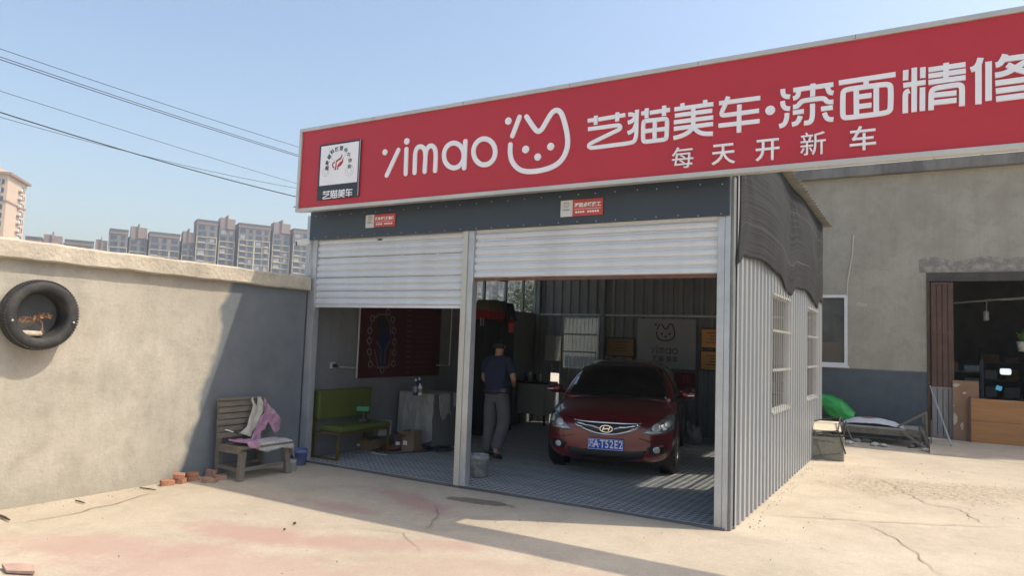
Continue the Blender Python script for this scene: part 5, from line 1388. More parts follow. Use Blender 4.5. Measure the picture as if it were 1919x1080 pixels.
mb = MB(); flatpoly(mb, [wp(*p) for p in ((705, 600), (712, 593), (724, 595), (730, 612), (722, 618), (708, 618))], w3, .0009); local(po, mb.build('diagram_nose', black_m, po))
for k in range(13):
    z = 2.12 - k * .083; mb = MB(); mb.box((PXW + .0006, 8.93, z - .012), (PXW + .0012, 9.07, z + .012)); mb.box((PXW + .0006, 9.12, z - .005), (PXW + .0012, 9.62 + .05 * math.sin(k), z + .003)); local(po, mb.build('printed_line', prd, po))
# conduits and socket on the left wall
pv = mat('white_conduit', (0.42, 0.43, 0.42), 0.5)
mb = MB(); a = gx(675, 580, XL + .03); b = gx(668, 709, XL + .03); mb.tube([a + Vector((0, .0, 1.0)), a, b], .013, 8); o = mb.build('conduit', pv); tag(o, 'white vertical conduit beside the maroon poster', 'conduit')
mb = MB(); c = gx(637, 688, XL + .03); d = gx(667, 690, XL + .03); mb.tube([c, d - Vector((0, .02, 0))], .012, 8); tag(mb.build('conduit', pv), 'short white conduit running from the socket to the poster', 'conduit')
q = gx(622, 685, XL + .0); t = thing('wall_socket', 'white wall socket with a black plug left of the poster', 'socket', tuple(q)); MB().box((.001, -.045, -.045), (.02, .045, .045)).build('plate', pv, t, bev=.004); MB().box((.021, -.01, -.03), (.06, .05, .02)).build('plug', black_m, t, bev=.006)
mb = MB(); e = gx(847, 582, XL + .03); f_ = gx(842, 685, XL + .03); g_ = gx(818, 685, XL + .03); mb.tube([e + Vector((0, 0, 1)), e, f_, g_], .012, 8); tag(mb.build('conduit', pv), 'thin bent conduit right of the maroon poster', 'conduit')
# draped cabinet with rags and bottles
cab = thing('draped_cabinet', 'grey cabinet draped with a creased grey dust sheet', 'cabinet', (-6.72, 9.05, Zf), -.12)
cw, cdp, ch = .36, .32, .80
metal_c = mat('grey_cabinet', (0.155, 0.16, 0.155), 0.6, 0.1, 0.12, 4)
MB().box((-cw, -cdp, 0), (cw, cdp, ch)).build('cabinet_body', metal_c, cab, bev=.01)
for k in range(9):
    MB().box((cw + .0005, -cdp + .05 + k * .065, .05), (cw + .006, -cdp + .085 + k * .065, ch - .2)).build('door_rib', metal_c, cab)
sheet_m = mat('dust_sheet', (0.32, 0.32, 0.295), 0.9, 0, 0.14, 5, 0.4, 40)
mb = MB()
def shf(u, v):    # a sheet over the top and down the near face
    x = -cw - .01 + u * (2 * cw + .03); s = v * 1.15
    w = .018 * noise.noise(Vector((x * 6, s * 3, 1))) + .01 * noise.noise(Vector((x * 15, s * 5, 4)))
    if s < .45: return (x, cdp - .05 - s * (2 * cdp - .05) / .45 - .0, ch + .012 + abs(w) * .5)
    return (x, -cdp - .02 - abs(w) * 1.6 - .03 * (s - .45), ch + .01 - (s - .45) * (1 + .08 * math.sin(x * 9)))
mb.grid(shf, 40, 46); mb.build('dust_sheet', sheet_m, cab, smooth=True, solid=.004)
def ragf(x0, y0, x1, y1, ztop, drop, seed, label):
    mb = MB()
    def f(u, v):
        y = y0 + u * (y1 - y0); w = .014 * noise.noise(Vector((y * 14, v * 5, seed))) + .01 * math.sin(y * 60 + seed)
        return (x0 + .03 + abs(w) + v * .02, y + .03 * v * math.sin(seed), ztop + .01 - v * drop * (1 + .15 * math.sin(y * 25 + seed)))
    mb.grid(f, 18, 18); o = mb.build('hanging_rag', sheet_m, None, smooth=True, solid=.004); return tag(o, label, 'rag')
M_ = Matrix.Translation(cab.location) @ Matrix.Rotation(-.12, 4, 'Z')
c = M_ @ Vector((cw, 0, ch))
ragf(c.x - .02, c.y - .28, 0, c.y + .0, c.z, .34, 1.0, 'grey rag hanging over the side of the draped cabinet'); ragf(c.x + .0, c.y + .06, 0, c.y + .20, c.z + .01, .24, 3.0, 'smaller striped rag hanging at the far corner of the cabinet')
def bottle(label, px, r, h, m, capm):
    q = gz(px[0], px[1], Zf + ch + .02); q = Vector((min(q.x, c.x - .05), q.y, Zf + ch + .018))
    t = thing('bottle', label, 'bottle', tuple(q), 0, 'bottles on the draped cabinet')
    MB().lathe([(r * .9, 0), (r, .01), (r, h * .68), (r * .8, h * .76), (r * .35, h * .82), (r * .35, h * .86)], 14).build('bottle_body', m, t, smooth=True)
    MB().lathe([(r * .42, h * .86), (r * .4, h * .92), (r * .15, h)], 10).build('nozzle_cap', capm, t)
    MB().lathe([(r * 1.01, h * .2), (r * 1.01, h * .55)], 14, cap=False).build('label_band', pb_, t)
bl = mat('navy_bottle', (0.012, 0.02, 0.08), 0.35)
bottle('nearer navy squeeze bottle standing on the draped cabinet', (778, 741), .036, .24, bl, white_m); bottle('navy squeeze bottle standing behind its twin on the cabinet', (785, 738), .036, .24, bl, white_m); bottle('short white squeeze bottle right of the navy pair', (793, 741), .034, .17, white_m, white_m)
# cartons and clutter on the floor
kraft = mat('kraft_card', (0.22, 0.15, 0.095), 0.85, 0, 0.15, 4, 0.1, 30); kraft_d = mat('brown_card', (0.13, 0.075, 0.05), 0.85, 0, 0.15, 4); wcard = mat('white_card', (0.30, 0.30, 0.34), 0.8, 0, 0.1, 5)
def carton(label, px, w, d, h, rz, m, opn=True, z=Zf):
    q = gz(px[0], px[1], z); t = thing('carton', label, 'box', (q.x, q.y, z), rz, 'cartons on the shed floor')
    th = .006
    for a, b in (((-w / 2, -d / 2, 0), (w / 2, -d / 2 + th, h)), ((-w / 2, d / 2 - th, 0), (w / 2, d / 2, h)), ((-w / 2, -d / 2 + th, 0), (-w / 2 + th, d / 2 - th, h)), ((w / 2 - th, -d / 2 + th, 0), (w / 2, d / 2 - th, h))): MB().box(a, b).build('side_panel', m, t)
    MB().box((-w / 2 + th, -d / 2 + th, .002), (w / 2 - th, d / 2 - th, .01)).build('base_panel', m, t)
    if opn: MB().box((-w / 2, -d / 2 - .09, h - .04), (w / 2, -d / 2 - .084, h + .005), rotx(.6)).build('flap', m, t)
    else: MB().box((-w / 2, -d / 2, h + .001), (w / 2, d / 2, h + .008)).build('lid', m, t)
    MB().box((-w * .38, -d / 2 - .002, h * .32), (-w * .05, -d / 2 - .0005, h * .52)).build('paper_label', white_m, t)
    return t
carton('tall brown carton standing in front of the draped cabinet', (771, 846), .20, .22, .30, .1, kraft); carton('dark brown carton tucked behind the tall one', (752, 843), .18, .2, .24, .5, kraft_d)
carton('white printed carton beside the right end of the sofa', (716, 815), .16, .2, .20, -.4, wcard, False, .26); carton('large kraft carton under the sofa end', (690, 840), .40, .35, .14, .1, kraft, False)
lump('dust_bundle', mat('dark_cloth', (0.08, 0.085, 0.08), 0.95, 0, 0.3, 8, 0.4, 30), 'dark bundle of rags heaped between the sofa and the cabinet', 'rags', gz(735, 830) + Vector((0, 0, .20)), .2, .2, .3, 2.2, 14, 0, 0, .4, 2.0)
lump('maroon_rag', mat('maroon_rag', (0.14, 0.05, 0.05), 0.9, 0, 0.3, 8), 'maroon rag on the floor left of the cartons', 'rag', gz(735, 848) + Vector((0, 0, .06)), .16, .12, .05, 6.2, 12, .5, 0, .4, 2.5)
mb = MB(); pts = [gz(px, py, .05) for px, py in ((690, 795), (680, 812), (690, 838), (712, 850), (745, 850), (800, 846), (840, 838), (850, 830), (870, 842))]; pts[0].z = .42; pts[1].z = .25; mb.tube([p for p in pts], .008, 6); tag(mb.build('air_hose', black_m), 'black air hose trailing from the sofa across the floor', 'hose')
mb = MB(); c_ = gz(822, 842, .05)
for r_ in (.16, .20, .24): mb.tube([c_ + Vector((r_ * math.cos(a), r_ * .8 * math.sin(a), .0 + r_ * .04)) for a in [R(k * 20) for k in range(19)]], .010, 5, False)
tag(mb.build('coiled_hose', black_m), 'coiled black hose on the floor beside the cabinet', 'hose')
o = MB().box((-.14, -.004, 0), (.14, .004, .012)).build('white_scrap', white_m); o.location = gz(650 + 60, 852, Zf); tag(o, 'thin white strip on the floor below the sofa', 'strip')

# ------------------------------------------------------------------ rear of the shed
YI = YB - .045
# tall dark locker with a red case on top (against the left wall)
lk = thing('tall_locker', 'tall dark locker standing against the left wall deep in the shed', 'cabinet', (-6.88, 11.3, Zf))
dk = mat('dark_locker', (0.022, 0.024, 0.028), 0.5, 0, 0.2, 3)
MB().box((-.30, -.85, 0), (.22, .16, 2.02)).build('locker_body', dk, lk, bev=.01)
for y in (-.83, -.33): MB().box((.221, y, .08), (.235, y + .47, 1.96)).build('door', dk, lk, bev=.006)
for y in (-.40, -.30): MB().box((.236, y, 1.0), (.25, y + .02, 1.18)).build('handle', steel, lk)
t = thing('red_case', 'red and tan machine case standing on top of the tall locker', 'case', (-6.86, 10.82, Zf + 2.022))
MB().box((-.2, -.28, 0), (.2, .28, .16)).build('case_body', mat('case_red', (0.28, 0.02, 0.02), 0.4), t, bev=.02)
mb = MB(); mb.add([(-.2, -.27, .161), (.2, -.27, .161), (.2, .27, .161), (-.2, .27, .161), (-.12, -.17, .36), (.12, -.17, .36), (.12, .2, .38), (-.12, .2, .38)], [(0, 1, 2, 3), (4, 5, 6, 7), (0, 1, 5, 4), (1, 2, 6, 5), (2, 3, 7, 6), (3, 0, 4, 7)])
mb.build('case_hood', mat('case_tan', (0.13, 0.10, 0.055), 0.6), t, bev=.02)
t = thing('black_case', 'bulky black case on the locker behind the red case', 'case', (-6.86, 11.28, Zf + 2.022)); t.scale = (1, .45, 1); mb = MB(); mb.add([(-.25, -.35, 0), (.25, -.35, 0), (.25, .45, 0), (-.25, .45, 0), (-.2, -.3, .34), (.2, -.3, .34), (.2, .25, .34), (-.2, .25, .34)], [(0, 1, 2, 3), (4, 5, 6, 7), (0, 1, 5, 4), (1, 2, 6, 5), (2, 3, 7, 6), (3, 0, 4, 7)]); mb.build('case_shell', dk, t, bev=.02); MB().box((-.1, -.06, .341), (.1, .06, .38)).build('handle', black_m, t, bev=.01)
t = thing('red_jug', 'small red container on the shelf at the end of the locker', 'container', tuple(gx(958, 612, -6.62))); MB().lathe([(.07, -.12), (.08, .06), (.03, .12), (.03, .15)], 12).build('jug_body', mat('case_red', (0.28, 0.02, 0.02), 0.4), t); MB().lathe([(.035, .15), (.035, .18)], 10).build('lid', black_m, t)
mb = MB(); a = gx(900, 600, -6.62); mb.box((a.x, a.y, a.z - .1), (a.x + .004, a.y + .03, a.z + .04)); mb.box((a.x, a.y + .08, a.z - .1), (a.x + .004, a.y + .11, a.z + .04))
o = mb.build('decal', pv, lk); local(lk, o); o['kind'] = 'stuff'
# kitchen-like counter and wall cupboards in the rear-left corner
pc = mat('pale_cupboard', (0.34, 0.345, 0.32), 0.6, 0, 0.1, 3)
ct = thing('counter_cabinet', 'pale counter cabinet in the rear left corner of the shed', 'cabinet', (-6.72, 12.75, Zf + .22))
MB().box((-.42, -.26, .0), (.20, .26, .60)).build('cabinet_body', pc, ct, bev=.005); MB().box((-.44, -.29, .601), (.23, .27, .64)).build('worktop', dk, ct, bev=.005)
for x in (-.41, -.10): MB().box((x, -.275, .02), (x + .295, -.2605, .44)).build('door', pc, ct, bev=.004)
MB().box((-.41, -.275, .46), (.195, -.2605, .585)).build('drawer', pc, ct, bev=.004)
for x in (-.40, .17): MB().box((x, -.22, -.22), (x + .03, -.19, -.001)).build('leg', dk, ct)
for (px, lab) in ((968, 'left pale wall cupboard above the counter'), (1020, 'right pale wall cupboard above the counter')):
    a = gy(px, 676, 13.0); t = thing('wall_cupboard', lab, 'cupboard', (a.x + .12, 13.15, a.z), 0, 'wall cupboards')
    MB().box((-.12, -.14, 0), (.12, .13, .52)).build('carcass', pc, t, bev=.004); MB().box((-.115, -.156, .005), (.115, -.1405, .515)).build('door', pc, t, bev=.004)
for i, (px, h, r_, m_, lab) in enumerate(((985, .16, .03, bl, 'dark bottle at the left of the counter top'), (993, .22, .035, pv, 'tall pale spray can on the counter top'), (1003, .15, .03, dk, 'short dark can right of the pale spray can'), (1012, .18, .025, steel, 'thin steel tin at the right end of the counter'))):
    q = gy(px, 712, 12.72); t = thing('can', lab, 'can', (q.x, 12.72, Zf + .86), 0, 'cans on the counter'); MB().lathe([(r_, 0), (r_, h * .8), (r_ * .5, h * .9)], 12).build('can_body', m_, t, smooth=True); MB().lathe([(r_ * .4, h * .9), (r_ * .3, h)], 8).build('nozzle', black_m, t)
# pendant lamp near the window
q = gx(964, 545, -6.7); t = thing('pendant_lamp', 'dark cone pendant lamp hanging by the rear window', 'lamp', (q.x, q.y - .4, 2.78)); MB().lathe([(.02, .10), (.03, .09), (.10, .0), (.095, .0), (.02, .08)], 18, cap=False).build('lamp_shade', dk, t, smooth=True); MB().tube([(0, 0, .1), (0, 0, .95)], .006, 5).build('cord', black_m, t)
# back wall: board with the cat mark, plaques, red sign
BYI = YI - .035
bd = thing('logo_board', 'grey-white board with a printed cat face and word on the back wall', 'board', (-4.4, BYI, 1.3))
a = gy(1195, 597, BYI - .02); b = gy(1303, 694, BYI - .02)
local(bd, MB().box((a.x, BYI - .02, b.z), (b.x, BYI - .001, a.z)).build('board_panel', mat('pale_board_face', (0.36, 0.37, 0.37), 0.5, 0, 0.06, 2), bd, bev=.003))
dkred = mat('dark_red_print', (0.10, 0.02, 0.025), 0.5)
q = gy(1247, 640, BYI - .0205); local(bd, logo(bd, (q.x, BYI - .0212, q.z - .0), (1, 0, 0), (0, 0, 1), .54, dkred))
q = gy(1246, 674, BYI - .0205); local(bd, text('lettering', '艺猫·美车', .125, dkred, bd, (q.x, BYI - .0222, q.z), (1, 0, 0), (0, 0, 1), 0, .0008))
brass = mat('brass_plate', (0.50, 0.27, 0.09), 0.38, 0.45, 0.1, 2)
for (p0, p1, lab, m_) in (((1138, 634), (1187, 668), 'dim brass plaque left of the cat board', mat('dim_brass', (0.24, 0.15, 0.06), 0.4, 0.4, 0.2, 2)), ((1315, 617), (1362, 653), 'upper brass plaque right of the cat board', brass), ((1314, 659), (1362, 695), 'lower brass plaque right of the cat board', brass)):
    a = gy(*p0, BYI - .02); b = gy(*p1, BYI - .02); t = thing('brass_plaque', lab, 'plaque', (a.x, BYI, b.z), 0, 'plaques on the back wall')
    local(t, MB().box((a.x - .02, BYI - .02, b.z - .02), (b.x + .02, BYI - .001, a.z + .02)).build('frame', dk, t, bev=.004)); local(t, MB().box((a.x, BYI - .024, b.z), (b.x, BYI - .0201, a.z)).build('plate', m_, t))
    for k, ww in enumerate((.6, .35, .42, .66)):
        z = a.z - (a.z - b.z) * (.2 + .17 * k); cx = (a.x + b.x) / 2; hw = (b.x - a.x) * ww / 2; mb = MB(); mb.box((cx - hw, BYI - .0248, z - .012), (cx + hw, BYI - .0241, z + .004)); local(t, mb.build('engraved_line', mat('engraving', (0.12, 0.06, 0.02), 0.5), t))
a = gy(1272, 698, BYI - .02); b = gy(1302, 727, BYI - .02); t = thing('red_notice', 'small dark red notice below the cat board', 'notice', (a.x, BYI, b.z)); local(t, MB().box((a.x - .2, BYI - .02, b.z), (b.x, BYI - .001, a.z)).build('notice_sheet', mat('notice_red', (0.17, 0.02, 0.035), 0.5), t)); local(t, text('lettering', '店', .17, lab_red, t, ((a.x + b.x) / 2, BYI - .0215, (a.z + b.z) / 2), (1, 0, 0), (0, 0, 1), 0, .0008))
# work shelf with tins along the right wall behind the car
sh = thing('tool_shelf', 'dark steel shelf with tins behind the right side of the car', 'shelf', (-2.35, 12.55, Zf))
gr = mat('shelf_green_grey', (0.07, 0.09, 0.085), 0.6, 0, 0.2, 3)
for x in (-.72, .62):
    for y in (-.25, .22): MB().box((x, y, 0), (x + .04, y + .04, 1.0)).build('upright', gr, sh)
for z in (.12, .5, .92): MB().box((-.73, -.27, z), (.67, .27, z + .025)).build('shelf_board', gr, sh, bev=.003)
tins = [mat('tin_steel', (0.35, 0.37, 0.37), 0.35, 0.6, 0.2, 6), mat('tin_dark', (0.06, 0.08, 0.08), 0.5), mat('tin_white', (0.35, 0.36, 0.36), 0.5)]
names = ['pale tin', 'dark tin', 'steel tin']
n_ = 0
for z, zn in ((.946, 'top'), (.526, 'middle')):
    for k in range(7):
        h = random.uniform(.10, .22); r_ = random.uniform(.035, .07); mi = random.randrange(3); ord_ = ('first', 'second', 'third', 'fourth', 'fifth', 'sixth', 'seventh')[k]
        t = thing('tin', '%s %s from the left on the %s board of the shelf' % (ord_, ('steel tin', 'dark tin', 'pale tin')[mi], zn), 'tin', (-2.35 - .62 + k * .19, 12.45 + random.uniform(-.05, .1), Zf + z), 0, 'tins on the shelf')
        MB().lathe([(r_ * .95, 0), (r_, .006), (r_, h - .008), (r_ * 1.03, h)], 12).build('tin_body', tins[mi], t, smooth=True); MB().lathe([(r_ * .95, h + .0005), (r_ * .5, h + .006)], 10).build('lid', steel_d, t)
lump('plastic_bag', mat('clear_bag', (0.22, 0.24, 0.24), 0.25, 0, 0.3, 6), 'crumpled translucent bag on the floor right of the car', 'bag', gz(1300, 832) + Vector((0, -.2, .14)), .16, .14, .22, 3.3, 14, 0, 0, .5, 2.4)
t = thing('floor_box', 'dark crate on the floor in front of the tool shelf', 'crate', (-2.15, 11.7, Zf)); MB().box((-.25, -.2, .0), (.25, .2, .03)).build('base', gr, t)
for a, b in (((-.25, -.2, .031), (.25, -.185, .28)), ((-.25, .185, .031), (.25, .2, .28)), ((-.25, -.184, .031), (-.235, .184, .28)), ((.235, -.184, .031), (.25, .184, .28))): MB().box(a, b).build('side_panel', gr, t, bev=.003)

# ------------------------------------------------------------------ dark red saloon car
car_paint = mat('car_red', (0.15, 0.014, 0.02), 0.3, 0.2, 0.04, 2, coat=1.0)
chrome = mat('chrome', (0.75, 0.76, 0.78), 0.12, 1.0, 0.02, 5); blackp = mat('car_black', (0.012, 0.012, 0.013), 0.4); tintg = mat('tinted_glass', (0.006, 0.007, 0.009), 0.05, 0, 0.05, 3, coat=0.6)
lampg = mat('lamp_lens', (0.72, 0.74, 0.75), 0.15, 0.3, 0.35, 9, coat=1.0); lampd = mat('lamp_inner', (0.24, 0.255, 0.26), 0.15, 0.4, 0.3, 12, coat=1.0)
CY = R(15.0)
car = thing('saloon_car', 'dark red four-door saloon car parked nose out in the shed', 'car', (-3.445, 8.298, Zf), CY)
def loft(stations, closed_ends=True):
    mb = MB(); n = len(stations[0][1]) * 2 - 2
    for y, half in stations:
        ring = [(x, z) for x, z in half] + [(-x, z) for x, z in reversed(half[1:-1])]
        mb.v += [Vector((x, y, z)) for x, z in ring]
    for i in range(len(stations) - 1):
        for k in range(n): mb.f.append((i * n + k, i * n + (k + 1) % n, (i + 1) * n + (k + 1) % n, (i + 1) * n + k))
    h = n // 2
    for e, s in ((0, 1), ((len(stations) - 1) * n, -1)):
        for k in range(h):      # close the end with quads across the centre line
            a, b = e + k, e + k + 1; c, d = e + (n - k - 1) % n, e + (n - k) % n
            q = []
            for i in (a, b, c, d):
                if i not in q: q.append(i)
            if len(q) >= 3: mb.f.append(tuple(q))
    return mb
def sec(w, zb, zl, zm, zs, zd, zc, k=.86): return [(0, zb), (w * .82, zb), (w * .965, zl), (w, zm), (w * .985, zs), (w * k, zd), (w * .42, zc - .012), (0, zc)]
ST = [(.00, sec(.46, .27, .33, .44, .56, .62, .645)), (.035, sec(.60, .22, .29, .45, .60, .665, .69)), (.11, sec(.72, .19, .27, .47, .64, .71, .745)), (.26, sec(.80, .18, .28, .50, .69, .77, .815)), (.55, sec(.838, .18, .29, .52, .745, .825, .875)),
      (.83, sec(.848, .18, .30, .53, .79, .875, .92)), (1.15, sec(.85, .18, .30, .54, .845, .925, .965)), (1.7, sec(.85, .18, .30, .55, .875, .945, .975)), (2.6, sec(.85, .18, .30, .56, .905, .965, .98)), (3.3, sec(.85, .18, .30, .57, .93, .985, 1.0)),
      (3.75, sec(.842, .2, .32, .58, .94, 1.0, 1.02)), (4.15, sec(.81, .24, .35, .6, .93, .995, 1.01)), (4.32, sec(.74, .28, .38, .6, .90, .96, .975)), (4.37, sec(.6, .34, .42, .6, .84, .9, .91))]
def evalmesh(o):
    dg = bpy.context.evaluated_depsgraph_get(); return bpy.data.meshes.new_from_object(o.evaluated_get(dg))
def subdiv(mb, name, lv=2, cuts=()):
    me = mb.mesh(name, smooth=True, merge=True); o = link(name, me)
    m_ = o.modifiers.new('s', 'SUBSURF'); m_.levels = lv; m_.render_levels = lv
    for c_ in cuts:
        b_ = o.modifiers.new('b', 'BOOLEAN'); b_.operation = 'DIFFERENCE'; b_.object = c_; b_.solver = 'EXACT'
    me2 = evalmesh(o); bpy.data.objects.remove(o)
    for p in me2.polygons: p.use_smooth = True
    return me2
cut = []
for y in (.83, 3.40):
    for s in (-1, 1):
        mb = MB(); mb.lathe([(.345, s * .62), (.345, s * 1.0)], 40, (0, y, .315), 'x'); cut.append(link('cutter', mb.mesh('cutter')))
bme = subdiv(loft(ST), 'body_shell', 3, cut)
for c_ in cut: bpy.data.objects.remove(c_)
bme.materials.clear(); bme.materials.append(car_paint)
body = link('body_shell', bme, car)
def gsec(wb, zb_, wm, zm, wt, zt_, zc): return [(0, zb_ - .12), (wb, zb_ - .10), (wb, zb_), (wm, zm), (wt, zt_), (wt * .55, zc - .012), (0, zc)]
GS = [(.96, gsec(.70, .90, .695, .905, .685, .91, .93)), (1.06, gsec(.765, .925, .75, .955, .70, .985, 1.0)), (1.42, gsec(.80, .945, .745, 1.09, .635, 1.185, 1.215)), (1.78, gsec(.805, .955, .725, 1.17, .575, 1.365, 1.405)), (2.3, gsec(.805, .965, .72, 1.19, .575, 1.405, 1.455)),
      (2.9, gsec(.80, .975, .715, 1.19, .565, 1.39, 1.44)), (3.3, gsec(.79, .98, .70, 1.14, .575, 1.27, 1.32)), (3.72, gsec(.765, .98, .72, 1.01, .66, 1.03, 1.055)), (3.85, gsec(.72, .97, .70, .98, .66, .985, 1.0))]
gme = subdiv(loft(GS), 'cabin', 2); gme.materials.clear(); gme.materials.append(car_paint); cabin = link('cabin', gme, car)
def bvh(me): return BVHTree.FromPolygons([v.co for v in me.vertices], [tuple(p.vertices) for p in me.polygons])
bv_body = bvh(bme); bv_cab = bvh(gme)
def projpatch(name, poly, m, parent, axis, bv, off=.004, cell=.03, side=1, thick=.006):
    """a trim piece wrapped on the bodywork: poly in (x,z) seen from the front, (y,z) from the side or (x,y) from above"""
    v, f = gridpoly(poly, cell); out = []; last = None
    for a, b in v:
        if axis == 'f': o_, d_ = Vector((a, -2, b)), Vector((0, 1, 0))
        elif axis == 's': o_, d_ = Vector((side * 3, a, b)), Vector((-side, 0, 0))
        else: o_, d_ = Vector((a, b, 3)), Vector((0, 0, -1))
        hit, nn, i, d = bv.ray_cast(o_, d_)
        out.append((hit, -d_))
    good = [h for h, _ in out if h is not None]
    if not good: return None
    mb = MB()
    for (h, d_), (a, b) in zip(out, v):
        if h is None:
            k = min(good, key=lambda g_: (((g_.x - a) ** 2 + (g_.z - b) ** 2) if axis == 'f' else ((g_.y - a) ** 2 + (g_.z - b) ** 2) if axis == 's' else ((g_.x - a) ** 2 + (g_.y - b) ** 2)))
            h = Vector((a, k.y, b)) if axis == 'f' else Vector((k.x, a, b)) if axis == 's' else Vector((a, b, k.z))
        mb.v.append(h + d_ * off)
    mb.f = f
    o = mb.build(name, m, parent, smooth=True); s_ = o.modifiers.new('thickness', 'SOLIDIFY'); s_.thickness = thick; s_.offset = 0
    return o
def mir(poly): return [(-x, z) for x, z in reversed(poly)]
# glass
ws = projpatch('windscreen', [(-.70, .935), (.70, .935), (.64, 1.10), (.56, 1.35), (.50, 1.375), (.30, 1.388), (-.30, 1.388), (-.50, 1.375), (-.56, 1.35), (-.64, 1.10)], tintg, cabin, 'f', bv_cab, .004, .06)
for s in (-1, 1):
    projpatch('side_window', [(1.36, 1.0), (1.80, 1.31), (2.25, 1.345), (2.25, 1.0)], tintg, cabin, 's', bv_cab, .004, .08, s); projpatch('side_window', [(2.33, 1.0), (2.33, 1.345), (2.9, 1.33), (3.3, 1.18), (3.42, 1.04), (3.3, 1.0)], tintg, cabin, 's', bv_cab, .004, .08, s)
projpatch('wiper_cowl', [(-.66, .925), (.66, .925), (.64, .95), (-.64, .95)], blackp, cabin, 'f', bv_cab, .006, .06)
# grille, headlamps, intakes
gri = projpatch('grille', [(-.41, .685), (-.2, .672), (.2, .672), (.41, .685), (.38, .625), (.2, .555), (0, .535), (-.2, .555), (-.38, .625)], blackp, body, 'f', bv_body, .003, .04)
def fstrip(name, line, w, m, parent, off=.012, thick=.012):
    L_, R_ = stroke_quads(line, w); return projpatch(name, [tuple(p) for p in L_] + [tuple(p) for p in reversed(R_)], m, parent, 'f', bv_body, off, .05, 1, thick)
fstrip('chrome_bar', [(-.42, .69), (-.2, .677), (.2, .677), (.42, .69)], .016, chrome, gri)
fstrip('chrome_bar', smooth_line([(-.41, .66), (-.3, .595), (-.15, .548), (0, .532), (.15, .548), (.3, .595), (.41, .66)], 2), .026, chrome, gri)
for s in (-1, 1): fstrip('chrome_bar', [(s * .07, .60), (s * .2, .632), (s * .39, .668)], .024, chrome, gri)
yf = bv_body.ray_cast(Vector((0, -2, .605)), Vector((0, 1, 0)))[0].y
mb = MB(); e3 = lambda u, v, d: Vector((u, yf - .018 - d, v))
ribbon(mb, [(.078 * math.cos(a), .605 + .042 * math.sin(a)) for a in [R(k * 15) for k in range(24)]], .010, e3, .012, True); em = mb.build('emblem', chrome, gri)
mb = MB(); disc(mb, (0, .605), .072, e3, .002, 24, .038); mb.build('emblem_field', blackp, em)
mb = MB()
for l in (((-.048, .580), (-.026, .630)), ((.026, .580), (.048, .630)), ((-.036, .601), (.0, .606), (.036, .609))): ribbon(mb, list(l), .012, e3, .008)
mb.build('emblem_letter', chrome, em)
HL = [(.425, .558), (.50, .625), (.62, .715), (.745, .785), (.80, .785), (.825, .72), (.815, .63), (.72, .58), (.55, .555)]
for s in (1, -1):
    hp = HL if s == 1 else mir(HL); c_ = (s * .64, .655)
    hl = projpatch('headlamp', [(c_[0] + (p[0] - c_[0]) * 1.0, c_[1] + (p[1] - c_[1]) * 1.0) for p in hp], lampd, body, 'f', bv_body, .004, .03)
    ring = [(s * .61 + .055 * math.cos(R(k * 24)), .645 + .05 * math.sin(R(k * 24))) for k in range(15)]
    projpatch('reflector', ring, lampg, hl, 'f', bv_body, .010, .03); ring = [(s * .735 + .045 * math.cos(R(k * 24)), .685 + .042 * math.sin(R(k * 24))) for k in range(15)]
    projpatch('reflector', ring, lampg, hl, 'f', bv_body, .010, .03)
    projpatch('indicator', [(s * .47, .58), (s * .55, .572), (s * .68, .592), (s * .62, .60), (s * .53, .605)] if s == 1 else [(s * .53, .605), (s * .62, .60), (s * .68, .592), (s * .55, .572), (s * .47, .58)], lampg, hl, 'f', bv_body, .009, .03)
    fp = [(.50, .40), (.60, .435), (.70, .43), (.715, .37), (.66, .325), (.54, .33)]
    fg = projpatch('fog_recess', fp if s == 1 else mir(fp), blackp, body, 'f', bv_body, .003, .03)
    projpatch('fog_lamp', [(s * .615 + .042 * math.cos(R(k * 30)), .378 + .038 * math.sin(R(k * 30))) for k in range(12)], lampg, fg, 'f', bv_body, .010, .02)
projpatch('lower_intake', [(-.49, .36), (-.3, .34), (.3, .34), (.49, .36), (.46, .265), (.3, .235), (-.3, .235), (-.46, .265)], blackp, body, 'f', bv_body, .003, .04)
projpatch('chin_lip', [(-.62, .195), (.62, .195), (.6, .22), (-.6, .22)], blackp, body, 'f', bv_body, .006, .05)
for s in (-1, 1): fstrip('bumper_crease', [(s * .40, .51), (s * .55, .475), (s * .71, .49)], .008, mat('shut_line', (0.02, 0.003, 0.004), 0.6), body, .001, .004)
shut = MATS['shut_line']
fstrip('bonnet_line', [(-.62, .735), (-.42, .70), (-.2, .69), (.2, .69), (.42, .70), (.62, .735)], .006, shut, body, .001, .004)
